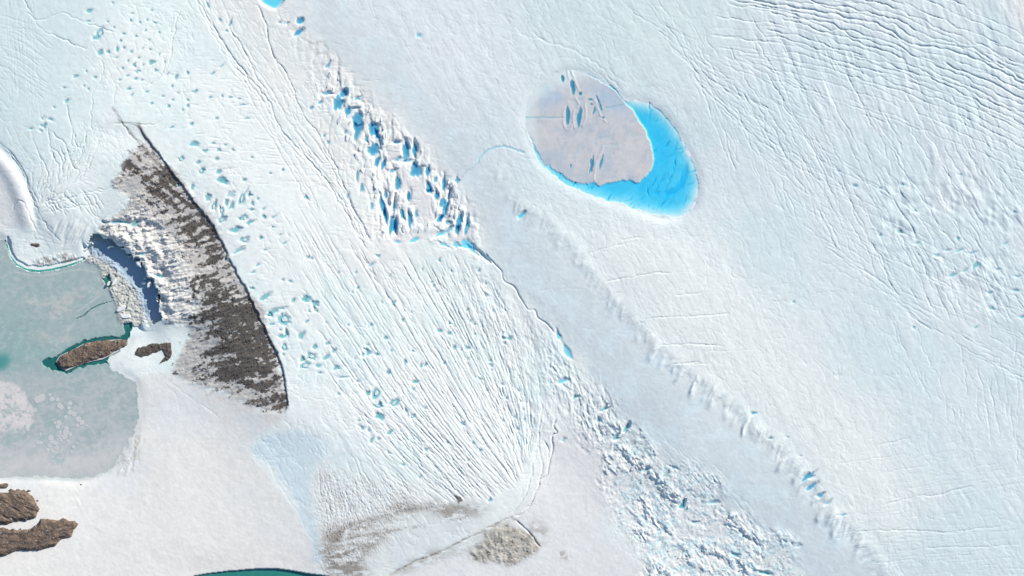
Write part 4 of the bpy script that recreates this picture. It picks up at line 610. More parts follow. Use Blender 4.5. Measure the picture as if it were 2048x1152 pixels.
# lake ice and lake bed
lic = np.empty_like(A); lic[:] = col((0.585, 0.585, 0.605))
_u, _v = rot(GX + _wx * 9, GY + _wy * 9, 8); ln = fbm(_u / 3.5, _v, 20, 5, 42); ln2 = fbm(_u, _v / 1.7, 24, 5, 43, .6)
lic += (sstep(0.0, 0.5, ln2) * 0.75)[..., None] * (col((0.46, 0.525, 0.59)) - lic)
lic += (mask([(1095, 160), (1130, 175), (1130, 205), (1075, 215), (1080, 185)], 10, 10) * 0.8 + mask([(1170, 160), (1230, 195), (1260, 240), (1200, 200)], 10, 8) * 0.9)[..., None] * (col((0.42, 0.55, 0.68)) - lic)
lic += (sstep(0.1, 0.6, ln) * 0.45)[..., None] * (col((0.655, 0.63, 0.625)) - lic)
ed = sstep(0.5, 0.9, blur(m_li, 7)); lic += ((1 - ed) * 0.0)[..., None]
nw = mask([(1040, 240), (1045, 180), (1080, 150), (1130, 130), (1200, 140), (1150, 160), (1100, 175), (1075, 195), (1066, 240), (1070, 300), (1058, 290)], 8, 6)
lic += (nw * 0.9)[..., None] * (col((0.70, 0.78, 0.79)) - lic)
A = np.where((m_li > 0.5)[..., None], lic, A)
A = np.where(((ml > 0.5) & (m_li < 0.5))[..., None], col((0.84, 0.87, 0.88)), A)
A *= (1 + 0.035 * t3 + 0.025 * vnoise(GX / 1.9, GY / 1.9, 78))[..., None]

for _p, _s in (([(226, 215), (232, 225), (240, 240), (256, 258), (272, 278), (290, 298), (306, 318), (330, 340)], 1.6), ([(278, 247), (284, 262), (296, 282), (312, 302)], 2.6)): lay(np.clip(ridge_line(_p, 1.0, _s), 0, 1), (0.20, 0.17, 0.145), 0.75)
# ------------------------------------------------------------------ carve ponds, remember their shores
def pond_R(p, th):
    r = np.random.default_rng(int(p['x'] * 31 + p['y'] * 17))
    k = 1 + sum(a * np.cos(n * th + ph) for n, a, ph in ((2, 0.10 * r.normal(), r.random() * 6.3), (3, 0.13 * r.normal(), r.random() * 6.3), (4, 0.09 * r.normal(), r.random() * 6.3), (5, 0.06 * r.normal(), r.random() * 6.3), (8, 0.04 * r.normal(), r.random() * 6.3), (11, 0.03 * r.normal(), r.random() * 6.3)))
    return np.clip(k, 0.55, 1.5)
pond_mask = np.zeros((NY, NX), bool)
for p in ponds:
    R = max(p['rx'], p['ry']) + 8; b = box([(p['x'] - R, p['y'] - R), (p['x'] + R, p['y'] + R)])
    x, y = GX[b] - p['x'], GY[b] - p['y']; u, v = rot(x, y, p['a'])
    th = np.arctan2(v / p['ry'], u / p['rx']); q = np.hypot(u / p['rx'], v / p['ry']) / pond_R(p, th)
    mn = min(p['rx'], p['ry']); e = (q - 1) * mn
    rim = H[b][(e > 1) & (e < 4)]
    if not len(rim): p['skip'] = True; continue
    L = float(np.percentile(rim, 12)) - (1.0 if p['zone'] in ('belt', 'shelf', 'lake_ice') else 0.8)
    if p['zone'] == 'lake_ice': L = LK + 0.0
    p['L'] = L
    dep = p['dep'] * min(1.0, 0.35 + mn / 6)
    inn = L - dep * np.sqrt(np.clip(1 - q * q, 0, 1)) - 0.1
    outw = max(3.2, 0.5 * mn)
    out = L + 0.35 + np.maximum(H[b] - L - 0.35, 0.0) * sstep(0, outw, e) + np.minimum(H[b] - L - .35, 0) * sstep(outw, outw * 2.2, e)
    H[b] = np.where(q < 1, np.minimum(inn, H[b] + 50), out)
    wet = (q < 1.0); a = A[b]; a[wet] = col((0.80, 0.84, 0.85)) if p['zone'] not in ('lake_ice',) else col((0.42, 0.50, 0.56)); A[b] = a
    pond_mask[b] |= wet

# stream that drains the slope
STREAM = [(922, 356), (938, 341), (950, 331), (962, 314), (978, 302), (998, 295), (1015, 295), (1032, 299), (1048, 306)]
sp = resample(STREAM, 1.0); o = fbm(np.arange(len(sp)) * 1.0, np.zeros(len(sp)), 9, 3, 50) * 2; sp[:, 1] += o; sp[:, 0] += o * 0.5
sw = np.interp(np.arange(len(sp)), [0, len(sp) * .25, len(sp) * .45, len(sp)], [0.9, 1.2, 2.3, 2.3])
zst = sample(blur(H, 3), sp[:, 0], sp[:, 1]) - 0.6
b = box(STREAM, 9); best = np.full(GX[b].shape, 1e9, np.float32); bz = np.zeros_like(best); bw = np.ones_like(best)
for (qx, qy), zz, ww in zip(sp, zst, sw):
    d = np.hypot(GX[b] - qx, GY[b] - qy); n = d < best; best = np.where(n, d, best); bz = np.where(n, zz, bz); bw = np.where(n, ww, bw)
H[b] = np.where(best < bw * 2.2, np.minimum(H[b], bz - 1.0 + np.clip(best / bw, 0, 2.2) ** 2 * 0.95), H[b])

# ------------------------------------------------------------------ materials
def mat(name): m = bpy.data.materials.new(name); m.use_nodes = True; nt = m.node_tree; nt.nodes.clear(); return m, nt
def node(nt, t, **kw):
    n = nt.nodes.new(t)
    for k, v in kw.items(): setattr(n, k, v)
    return n
def surface_mat(name, base=None, vary=0.06, nscale=0.25, bump=0.35, rough=0.85, spec=0.15, attr=False, second=None, sec_scale=0.05, dist=0.6, patch=None):
    m, nt = mat(name); L = nt.links
    out = node(nt, 'ShaderNodeOutputMaterial'); bs = node(nt, 'ShaderNodeBsdfPrincipled'); L.new(bs.outputs[0], out.inputs[0])
    bs.inputs['Roughness'].default_value = rough; bs.inputs['Specular IOR Level'].default_value = spec
    geo = node(nt, 'ShaderNodeNewGeometry')
    if attr: c = node(nt, 'ShaderNodeAttribute', attribute_name='alb').outputs['Color']
    else:
        c = node(nt, 'ShaderNodeRGB'); c.outputs[0].default_value = (*base, 1); c = c.outputs[0]
        if second:
            nz = node(nt, 'ShaderNodeTexNoise'); nz.inputs['Scale'].default_value = sec_scale; nz.inputs['Detail'].default_value = 6; nz.inputs['Roughness'].default_value = 0.65
            L.new(geo.outputs['Position'], nz.inputs['Vector'])
            rp = node(nt, 'ShaderNodeMapRange'); rp.inputs[1].default_value = 0.40; rp.inputs[2].default_value = 0.60; L.new(nz.outputs[0], rp.inputs[0])
            mx = node(nt, 'ShaderNodeMix', data_type='RGBA'); L.new(rp.outputs[0], mx.inputs[0]); L.new(c, mx.inputs[6]); mx.inputs[7].default_value = (*second, 1); c = mx.outputs[2]
    if patch:
        nq = node(nt, 'ShaderNodeTexNoise'); nq.inputs['Scale'].default_value = 0.07; nq.inputs['Detail'].default_value = 5; L.new(geo.outputs['Position'], nq.inputs['Vector'])
        rq = node(nt, 'ShaderNodeMapRange'); rq.inputs[1].default_value = 0.64; rq.inputs[2].default_value = 0.70; rq.inputs[4].default_value = 0.6; L.new(nq.outputs[0], rq.inputs[0])
        mq = node(nt, 'ShaderNodeMix', data_type='RGBA'); L.new(rq.outputs[0], mq.inputs[0]); L.new(c, mq.inputs[6]); mq.inputs[7].default_value = (*patch, 1); c = mq.outputs[2]
    nz = node(nt, 'ShaderNodeTexNoise'); nz.inputs['Scale'].default_value = nscale; nz.inputs['Detail'].default_value = 4; L.new(geo.outputs['Position'], nz.inputs['Vector'])
    rp = node(nt, 'ShaderNodeMapRange'); rp.inputs[1].default_value = 0.3; rp.inputs[2].default_value = 0.7; rp.inputs[3].default_value = 1 - vary; rp.inputs[4].default_value = 1 + vary; L.new(nz.outputs[0], rp.inputs[0])
    mm = node(nt, 'ShaderNodeVectorMath', operation='SCALE'); L.new(c, mm.inputs[0]); L.new(rp.outputs[0], mm.inputs['Scale']); L.new(mm.outputs[0], bs.inputs['Base Color'])
    if bump:
        bp = node(nt, 'ShaderNodeBump'); bp.inputs['Strength'].default_value = bump; bp.inputs['Distance'].default_value = dist; L.new(nz.outputs[0], bp.inputs['Height']); L.new(bp.outputs[0], bs.inputs['Normal'])
    return m
def water_mat(name, absorb, dens):
    """clear water: tinted by the depth of the basin under it"""
    m, nt = mat(name); L = nt.links; out = node(nt, 'ShaderNodeOutputMaterial')
    tr = node(nt, 'ShaderNodeBsdfTransparent'); gl = node(nt, 'ShaderNodeBsdfGlossy'); gl.inputs['Roughness'].default_value = 0.12
    mx = node(nt, 'ShaderNodeMixShader'); mx.inputs[0].default_value = 0.02; L.new(tr.outputs[0], mx.inputs[1]); L.new(gl.outputs[0], mx.inputs[2]); L.new(mx.outputs[0], out.inputs['Surface'])
    va = node(nt, 'ShaderNodeVolumeAbsorption'); va.inputs['Color'].default_value = (*absorb, 1); va.inputs['Density'].default_value = dens; L.new(va.outputs[0], out.inputs['Volume'])
    return m
M_ice = surface_mat('glacier_ice', attr=True, vary=0.03, nscale=0.35, bump=0.25)
M_rock = surface_mat('brown_rock', (0.235, 0.172, 0.13), 0.35, 0.22, 0.7, 0.95, 0.1, second=(0.125, 0.10, 0.085), sec_scale=0.035, dist=1.5, patch=(0.62, 0.60, 0.58))
M_debris = surface_mat('grey_debris', (0.095, 0.08, 0.07), 0.4, 0.2, 0.8, 0.95, 0.1, second=(0.16, 0.14, 0.122), sec_scale=0.06, dist=1.5)
M_white = surface_mat('white_ice', (0.80, 0.82, 0.81), 0.04, 0.2, 0.4, 0.7, 0.2)
M_floe = surface_mat('floe_snow', (0.57, 0.58, 0.575), 0.05, 0.2, 0.3)
M_pond = water_mat('pond_water', (0.16, 0.70, 0.745), 0.20)
M_pool = water_mat('deep_pool_water', (0.12, 0.68, 0.85), 0.22)
M_cyan = water_mat('lake_water', (0.06, 0.86, 1.0), 0.23)
M_sea = water_mat('sea_water', (0.04, 0.62, 0.59), 0.34)

# ------------------------------------------------------------------ meshes
def W(x, y, z): return ((x - 1024) * S, (576 - y) * S, z)
def tag(o, label=None, cat=None, group=None, kind=None):
    for k, v in (('label', label), ('category', cat), ('group', group), ('kind', kind)):
        if v: o[k] = v
    return o
def link(name, me, m, parent=None):
    o = bpy.data.objects.new(name, me); C.objects.link(o); me.materials.append(m)
    if parent: o.parent = parent
    return o
mg = np.cumsum(3.0 * 1.16 ** np.arange(24))
ix = np.r_[np.round(-mg[::-1] / ST).astype(int), np.arange(NX), NX - 1 + np.round(mg / ST).astype(int)]
iy = np.r_[np.round(-mg[::-1] / ST).astype(int), np.arange(NY), NY - 1 + np.round(mg / ST).astype(int)]
ex = X0 + ix * ST; ey = Y0 + iy * ST
def refl(i, n): i = np.abs(i); return np.where(i > n - 1, 2 * (n - 1) - i, i)
rx_, ry_ = refl(ix, NX), refl(iy, NY)
EH = H[ry_][:, rx_]; EA = A[ry_][:, rx_]
REG = np.zeros((NY, NX), np.int8)
REG[(d_ridge > 0)] = 1
REG[inpoly(GX + _wx * 6, GY + _wy * 6, SNOWF)] = 2
REG[inpoly(GX + _wx * 5, GY + _wy * 5, TONGUE) & (d_crest < 1)] = 3
REG[inpoly(GX + _wx * 10, GY + _wy * 10, FALL1)] = 4
REG[inpoly(GX + _wx * 12, GY + _wy * 12, FALL2)] = 5
REG[m_bay > 0.5] = 6
REG[m_li > 0.5] = 7
ER = REG[ry_][:, rx_][:-1, :-1]
VX, VY = np.meshgrid(ex, ey); NXE = len(ex)
COO = np.stack([(VX - 1024) * S, (576 - VY) * S, EH], -1).reshape(-1, 3).astype(np.float32); CA = EA.reshape(-1, 3)
def region(k, name, label, cat):
    j, i = np.nonzero(ER == k); a = j * NXE + i
    q = np.stack([a, a + NXE, a + NXE + 1, a + 1], 1)
    uq, inv = np.unique(q, return_inverse=True); inv = inv.reshape(-1)
    me = bpy.data.meshes.new(name); me.vertices.add(len(uq)); me.vertices.foreach_set('co', COO[uq].ravel())
    n = len(q); me.loops.add(4 * n); me.loops.foreach_set('vertex_index', inv.astype(np.int32)); me.polygons.add(n); me.polygons.foreach_set('loop_start', np.arange(0, 4 * n, 4, dtype=np.int32))
    me.update(calc_edges=True)
    at = me.attributes.new('alb', 'FLOAT_COLOR', 'POINT'); at.data.foreach_set('color', np.c_[CA[uq], np.ones(len(uq))].astype(np.float32).ravel())
    return tag(link(name, me, M_ice), label, cat, kind='structure')
region(0, 'glacier', 'white crevassed glacier ice flowing down the middle of the picture', 'glacier')
region(1, 'ice_plateau', 'pale blue smooth ice plateau with long thin cracks above the scalloped ridge', 'ice plateau')
region(2, 'snowfield', 'smooth white snowfield between the frozen bay and the blue ice strip', 'snowfield')
region(3, 'moraine_slope', 'dark debris covered ice slope between the calving cliff and the clean ice', 'moraine')
region(4, 'icefall', 'broken icefall of upright blocks with deep blue pools between them', 'icefall')
region(5, 'icefall', 'chaotic white icefall above the snow valley at the bottom of the picture', 'icefall')
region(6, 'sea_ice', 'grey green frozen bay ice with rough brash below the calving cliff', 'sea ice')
region(7, 'lake_ice', 'mottled lilac grey ice cover floating on the blue lake', 'lake ice')

def lump_mesh(name, n, rx, ry, h, seed, tiltx=0.0, tilty=0.0, top=0.72):
    """irregular ice block: ragged foot ring, smaller tilted top ring, peak"""
    r = np.random.default_rng(seed); th = np.linspace(0, 2 * math.pi, n, endpoint=False) + r.random(n) * 0.35; k = 0.75 + 0.5 * r.random(n)
    x, y = rx * k * np.cos(th) * S, ry * k * np.sin(th) * S; ox, oy = (r.random(2) - 0.5) * 0.25
    tx, ty = x * top + ox * rx * S, y * top + oy * ry * S; z = h + tiltx * tx + tilty * ty
    vs = [(a, b, -4.0) for a, b in zip(x, y)] + [(a, b, c) for a, b, c in zip(tx, ty, z)]
    fs = [(i, (i + 1) % n, n + (i + 1) % n, n + i) for i in range(n)] + [tuple(range(n, 2 * n))]
    me = bpy.data.meshes.new(name); me.from_pydata(vs, [], fs); me.update(); return me
def prism(name, pts, ztop, zbot, m, world=False):
    p = np.asarray(pts, float); n = len(p)
    top = [W(x, y, ztop) for x, y in p]; bot = [W(x, y, zbot) for x, y in p]
    ar = 0.5 * sum(top[i][0] * top[(i + 1) % n][1] - top[(i + 1) % n][0] * top[i][1] for i in range(n))
    f = [tuple(range(n)), tuple(range(2 * n - 1, n - 1, -1))] + [(i, n + i, n + (i + 1) % n, (i + 1) % n) for i in range(n)]
    if ar < 0: f = [tuple(reversed(q)) for q in f]
    me = bpy.data.meshes.new(name); me.from_pydata(top + bot, [], f); me.update(); return link(name, me, m)
def ordinal(n): return '%d%s' % (n, 'th' if 10 < n % 100 < 14 else {1: 'st', 2: 'nd', 3: 'rd'}.get(n % 10, 'th'))
PLACE = {'belt': 'in the belt by the upper moraine edge', 'shelf': 'in the cluster by the lower moraine edge', 'north': 'on the pale upper left ice', 'transverse': 'among the cracks above the moraine tip', 'icefall': 'in the upper icefall', 'plateau': 'in the lumpy plateau ice', 'lower': 'in the lower icefall', 'lake_ice': 'on the lilac lake ice', 'ridge': 'along the scalloped ridge', 'slush': 'at the slope foot', 'fan': 'traced'}
HUE = {'icefall': 'deep blue pool', 'lake_ice': 'slate blue pool', 'lower': 'teal pool', 'ridge': 'blue pool', 'slush': 'pale blue pool', 'plateau': 'pale blue pond'}
def describe(p, k):
    e = max(p['rx'], p['ry']) / min(p['rx'], p['ry']); a = (p['a'] + (90 if p['ry'] > p['rx'] else 0)) % 180
    way = 'level' if a < 20 or a > 160 else ('upright' if 70 < a < 110 else 'slanting')
    shp = 'round' if e < 1.3 else (way + ' oval' if e < 2.2 else way + ' slender')
    return '%s %s, %s from the top %s' % (shp, HUE.get(p['zone'], 'turquoise pond'), ordinal(k), PLACE[p['zone']])
PLACE['fan'] = 'of the larger ponds in the fan'
for zn in PLACE:
    for k, p in enumerate(sorted([q for q in ponds if q['zone'] == zn and not q.get('skip') and (zn != 'fan' or q.get('traced'))], key=lambda q: q['y'] - q['ry'])):
        if zn == 'fan' and not p.get('traced'): continue
        if not p['label']: p['label'] = describe(p, k + 1)
ZONES = {'belt': ('small turquoise melt pond in the belt beside the upper moraine edge', 'melt ponds along the moraine edge'), 'shelf': ('small turquoise melt pond in the cluster beside the lower moraine edge', 'melt ponds beside the lower moraine edge'),
         'fan': ('tiny turquoise melt pond among the fanning crevasses', 'melt ponds among the fan crevasses'), 'north': ('small turquoise melt pond on the pale ice in the upper left corner', 'melt ponds of the upper corner'),
         'transverse': ('small turquoise melt pond between the short transverse cracks above the moraine tip', 'melt ponds among the transverse cracks'), 'icefall': ('deep blue pool wedged between upright ice blocks of the upper icefall', 'blue pools of the upper icefall'),
         'slush': ('bright pale blue slush pool along the foot of the smooth slope', 'slush pools at the slope foot'), 'plateau': ('small pale blue pond in the lumpy ice of the plateau', 'ponds on the plateau'),
         'ridge': ('narrow blue pool in a crack of the scalloped ridge', 'blue pools along the ridge'), 'lower': ('narrow teal pool between broken blocks of the lower icefall', 'pools of the lower icefall'), 'lake_ice': ('dark slate blue melt pool on the lilac ice cover of the lake', 'melt pools on the lake ice')}
tiny_v, tiny_f = [], []
for p in ponds:
    if p.get('skip'): continue
    n = 40 if max(p['rx'], p['ry']) > 5 else 22
    th = np.linspace(0, 2 * math.pi, n, endpoint=False); r = pond_R(p, th); ee = 1 + 0.5 / min(p['rx'], p['ry'])
    u, v = p['rx'] * r * np.cos(th) * ee, p['ry'] * r * np.sin(th) * ee; c, s_ = math.cos(math.radians(p['a'])), math.sin(math.radians(p['a']))
    m = M_pool if p['zone'] in ('icefall', 'ridge', 'lake_ice') else (M_cyan if p['zone'] == 'slush' else M_pond)
    if p['zone'] == 'icefall': p['name'] = 'blue_pool'
    elif p['zone'] in ('lake_ice', 'lower', 'ridge', 'slush'): p['name'] = 'melt_pool'
    if p['zone'] == 'fan' and not p.get('traced'):          # too small and too many to tell apart: one object
        ring = [(p['x'] + a * c - b * s_, p['y'] + a * s_ + b * c) for a, b in zip(u, v)][::-1]; k0 = len(tiny_v)
        tiny_v += [W(a, b, p['L']) for a, b in ring] + [W(a, b, p['L'] - p['dep'] - 2.5) for a, b in ring]
        tiny_f += [tuple(range(k0, k0 + n)), tuple(range(k0 + 2 * n - 1, k0 + n - 1, -1))] + [(k0 + i, k0 + n + i, k0 + n + (i + 1) % n, k0 + (i + 1) % n) for i in range(n)]
        continue
    o = prism(p['name'], np.c_[p['x'] + u * c - v * s_, p['y'] + u * s_ + v * c], p['L'], p['L'] - p['dep'] - 2.5, m)
    if p['isl']:
        wtr = o; wtr.name = 'water'; o = bpy.data.objects.new(p['name'], None); C.objects.link(o); o.location = W(p['x'], p['y'], p['L']); wtr.parent = o; wtr.location = (-o.location.x, -o.location.y, -o.location.z)
        i_ = bpy.data.objects.new('islet', None); il = lump_mesh('islet', 9, p['rx'] * 0.5, p['ry'] * 0.5, 0.7, int(p['x'] * 7), 0.03, 0.03, 0.8); i_ = link('islet', il, M_white, o)
        rr_ = np.random.default_rng(int(p['y'] * 3)); k_ = (rr_.random(2) - 0.5) * 0.4; i_.location = (k_[0] * p['rx'] * S, -k_[1] * p['ry'] * S, 0); i_.rotation_euler[2] = math.radians(-p['a'])
    z = ZONES.get(p['zone'])
    if p['label']: tag(o, p['label'], 'pond', z[1] if z else 'teal melt pools of the tongue')
    else: tag(o, z[0], 'pond', z[1])
me = bpy.data.meshes.new('tiny_melt_ponds'); me.from_pydata(tiny_v, [], tiny_f); me.update(); tag(link('tiny_melt_ponds', me, M_pond), 'sprinkling of tiny turquoise melt ponds all over the fanning crevasses', 'ponds', kind='stuff')
def grow(poly, d):
    p = resample(list(poly) + [poly[0]], 3.0, False)[:-1]; c = p.mean(0)
    t = np.roll(p, -1, 0) - np.roll(p, 1, 0); nn = np.c_[t[:, 1], -t[:, 0]] / np.maximum(np.hypot(t[:, 0], t[:, 1]), 1e-6)[:, None]
    a = np.sum(p[:, 0] * np.roll(p[:, 1], -1) - np.roll(p[:, 0], -1) * p[:, 1])
    return p + nn * (d if a > 0 else -d)
tag(prism('lake', grow(LAKE, 5), LK, LK - 8, M_cyan), 'bright cyan meltwater lake curving round the lilac ice cover', 'lake', kind='structure')
tag(prism('sea_water', grow(BAY, 3), -0.35, -8, M_sea), 'dark teal open water in the leads of the frozen bay', 'water', kind='structure')
tag(prism('sea_water', [(340, 1182)] + SEA[1:-1] + [(700, 1182), (650, 1215), (540, 1230), (380, 1219)], 0.2, -8, M_sea), 'dark teal open water crescent at the bottom edge', 'water', kind='structure')
tag(prism('lake', grow(TOPL, 3), LT, LT - 6, M_cyan), 'small bright cyan lake cut off by the top edge of the picture', 'lake', kind='structure')
tn = sp[:, 0]; vs = []; fs = []
tt = np.gradient(sp, axis=0); tt /= np.hypot(tt[:, 0], tt[:, 1])[:, None]
for i, ((x, y), z, ww) in enumerate(zip(sp, zst, sw)):
    nx_, ny_ = -tt[i, 1] * ww * 1.15, tt[i, 0] * ww * 1.15
    vs += [W(x - nx_, y - ny_, z - 0.15), W(x + nx_, y + ny_, z - 0.15), W(x + nx_, y + ny_, z - 2.5), W(x - nx_, y - ny_, z - 2.5)]
    if i: a = 4 * (i - 1); b_ = 4 * i; fs += [(a, a + 1, b_ + 1, b_), (a + 1, a + 2, b_ + 2, b_ + 1), (a + 2, a + 3, b_ + 3, b_ + 2), (a + 3, a, b_, b_ + 3)]
fs += [(0, 3, 2, 1), (4 * len(sp) - 4, 4 * len(sp) - 3, 4 * len(sp) - 2, 4 * len(sp) - 1)]
me = bpy.data.meshes.new('meltwater_stream'); me.from_pydata(vs, [], fs); me.update(); tag(link('meltwater_stream', me, M_cyan), 'thin winding blue meltwater stream crossing the smooth slope to the icefall', 'stream', kind='structure')

# ------------------------------------------------------------------ rocks, bergs, floes, boulders
def ground(x, y): return sample(H, x, y)
def dome(name, poly, h, m, step=2.0, amp=3.0, nscale=14, seed=0, warp=2.5, edge=7.0, base=None, sink=1.5, stri=None):
    """a solid lump filling an outline: heights from the distance to the shore plus ridged noise, skirt sunk into the ground"""
    p = np.array(poly, float); lo, hi = p.min(0) - 4, p.max(0) + 4
    gx = np.arange(lo[0], hi[0] + step, step); gy = np.arange(lo[1], hi[1] + step, step); X, Y = np.meshgrid(gx, gy)
    wx = fbm(X, Y, 14, 3, 80 + seed) * warp; wy = fbm(X, Y, 14, 3, 90 + seed) * warp
    q = resample(list(poly) + [poly[0]], 2.0, False); ins = inpoly(X + wx, Y + wy, poly)
    d = np.full(X.shape, 1e9)
    for a, b in q: d = np.minimum(d, np.hypot(X + wx - a, Y + wy - b))
    d = np.where(ins, d, -d)
    if stri is not None: u, v = rot(X, Y, stri); n = 1 - np.abs(fbm(u / 3, v, nscale, 4, 100 + seed)) * 1.4
    else: n = 1 - np.abs(fbm(X, Y, nscale, 4, 100 + seed)) * 1.4
    g = sample(H, X, Y) if base is None else np.full(X.shape, base)
    Zt = g + h * np.clip(d / edge, 0, 1) ** 0.6 * (0.8 + 0.2 * np.clip(d / (3 * edge), 0, 1)) + amp * (n - 0.4) * np.clip(d / 4, 0, 1) + fbm(X, Y, 5, 2, 120 + seed) * amp * 0.25 * (d > 0)
    Zt = np.where(d > 0, Zt, g - sink - 1.0 * (-d))
    keep = d > -step * 1.6; idx = -np.ones(X.shape, int); c = 0; vs = []; fs = []
    for j in range(X.shape[0]):
        for i in range(X.shape[1]):
            if keep[j, i]: idx[j, i] = c; c += 1; vs.append(W(X[j, i], Y[j, i], Zt[j, i]))
    for j in range(X.shape[0] - 1):
        for i in range(X.shape[1] - 1):
            f = (idx[j, i], idx[j + 1, i], idx[j + 1, i + 1], idx[j, i + 1])
            if min(f) >= 0: fs.append(f)
            else:
                f = [k for k in f if k >= 0]
                if len(f) == 3: fs.append(tuple(f))
    me = bpy.data.meshes.new(name); me.from_pydata(vs, [], fs); me.update(); return link(name, me, m)
tag(dome('rock_outcrop', ROCK_A, 16, M_rock, 1.5, 3.2, 9, 1, stri=25), 'rounded brown rock outcrop in snow at the left edge, upper of two', 'rock outcrop', 'brown outcrops of the snowfield')
tag(dome('rock_outcrop', ROCK_B, 15, M_rock, 1.5, 3.2, 9, 2, stri=-20), 'long two lobed brown rock outcrop in snow, lower of two', 'rock outcrop', 'brown outcrops of the snowfield')
isle = bpy.data.objects.new('rock_island', None); C.objects.link(isle); tag(isle, 'elongated brown rock island ringed by teal water in the bay', 'island')
dome('rock', ISLE, 12, M_rock, 1.5, 2.4, 8, 3, base=-0.5, edge=6).parent = isle; prism('ice_foot', grow(ISLE, 1.3), 0.15, -2, M_floe).parent = isle
tag(dome('debris_ridge', HOOK, 3.5, M_debris, 1.5, 2, 6, 4, edge=4), 'hook shaped brown debris ridge on the snow spit', 'debris ridge')
tag(dome('rock_outcrop', [(56, 489), (60, 486), (67, 486), (74, 486), (78, 489), (76, 493), (69, 494), (62, 491)], 3, M_rock, 1.2, 1.2, 6, 5, 0.6, 3), 'tiny brown rock poking through the snow knoll by the bay', 'rock outcrop')
for x, y, r, lb in ((5, 973, 8, 'flat brown rock at the left edge above the outcrops'), (18, 981, 4, 'small brown rock next to the flat one above the outcrops'), (34, 981, 3.4, 'lone pebble like brown rock just above the upper outcrop'), (54, 983, 4, 'small brown rock off the upper right shoulder of the outcrop'), (38, 1059, 3, 'small dark rock on the snow strip between the outcrops'), (72, 1003, 3, 'small brown rock at the right flank of the upper outcrop'), (160, 970, 3, 'small dark stone on the snow beside the frozen shore crack'), (62, 491, 2.5, 'small brown stone under the rock on the snow knoll')):
    th = np.linspace(0, 6.28, 9)[:-1]; rr = r * (0.7 + 0.5 * rng.random(8)); tag(dome('rock', np.c_[x + rr * np.cos(th) * 1.3, y + rr * np.sin(th) * 0.75], r * 0.6, M_rock, 1.2, 1.2, 5, int(x) % 20, 0.8, 3), lb, 'rock')

def place(name, me, m, x, y, z, rz=0):
    o = bpy.data.objects.new(name, me); C.objects.link(o)
    if not me.materials: me.materials.append(m)
    o.location = W(x, y, z); o.rotation_euler[2] = rz; return o
# icebergs frozen into the brash below the cliff
for i, (x, y, rx, ry, h, a, lb) in enumerate(((215, 567, 3.2, 7, 12, 20, 'narrow white iceberg with a dark shaded side at the rim of the brash ice'), (226, 564, 3, 11, 10, 30, 'tall blade shaped white iceberg beside the narrow one in the brash'), (296, 569, 5, 8, 20, 20, 'bright white iceberg standing out of the cliff shadow'), (285, 566, 5, 4, 14, 0, 'small white iceberg at the edge of the cliff shadow'), (288, 557, 3, 3, 13, 0, 'smallest white ice lump inside the cliff shadow'), (240, 617, 12, 6, 9, -20, 'broad fluted white iceberg at the outer rim of the brash, upper of two'), (249, 632, 14, 6, 8, 5, 'broad low white iceberg at the outer rim of the brash, lower of two'), (168, 497, 6, 5, 8, 0, 'knobbly white iceberg by the snow tongue above the bay'), (181, 521, 4, 3, 4, 0, 'little ice lump where the moat ends'))):
    tag(place('iceberg', lump_mesh('iceberg', 11, rx, ry, h, 40 + i, 0.05, -0.05), M_white, x, y, 0.4, math.radians(-a)), lb, 'iceberg', 'icebergs in the brash')
# round snowy floes frozen into the bay
FL = [(112, 800, 4), (80, 797, 9), (72, 800, 8), (97, 790, 4), (101, 799, 5), (116, 812, 5), (120, 816, 5), (137, 808, 5), (135, 817, 5), (137, 826, 6), (145, 829, 5), (128, 835, 4), (154, 840, 6), (161, 846, 6), (152, 852, 4), (170, 852, 3), (115, 847, 6), (113, 855, 5), (130, 858, 5), (128, 866, 6), (126, 875, 6), (117, 866, 4), (114, 873, 3), (98, 877, 6), (101, 884, 6), (95, 892, 5), (108, 888, 5), (78, 887, 5), (72, 886, 4), (110, 897, 5), (120, 881, 4), (133, 883, 3), (144, 895, 4), (152, 888, 3), (138, 870, 4), (107, 847, 3), (78, 869, 3), (92, 901, 4), (101, 903, 3), (60, 825, 5), (66, 822, 5), (52, 859, 5), (140, 905, 3)]
fm = []
for k in range(6):
    r = np.random.default_rng(k); n = 14; th = np.linspace(0, 2 * math.pi, n, endpoint=False); kk = 0.82 + 0.3 * r.random(n); x, y = kk * np.cos(th) * S, kk * np.sin(th) * S
    vs = [(a, b, -0.5) for a, b in zip(x, y)] + [(a * 0.93, b * 0.93, 0.55) for a, b in zip(x, y)]
    fs = [(i, (i + 1) % n, n + (i + 1) % n, n + i) for i in range(n)] + [tuple(range(n, 2 * n))]
    me = bpy.data.meshes.new('ice_floe'); me.from_pydata(vs, [], fs); me.update(); fm.append(me)
for i, (x, y, r) in enumerate(FL):
    o = place('ice_floe', fm[i % 6], M_floe, x, y, float(ground(x, y)) + 0.05 + 0.02 * (i % 7), rng.random() * 6); o.scale = (r * 1.0, r * (0.75 + 0.3 * rng.random()), 1)
    tag(o, 'small round pale floe frozen into the grey bay ice', 'ice floe', 'round floes in the frozen bay')
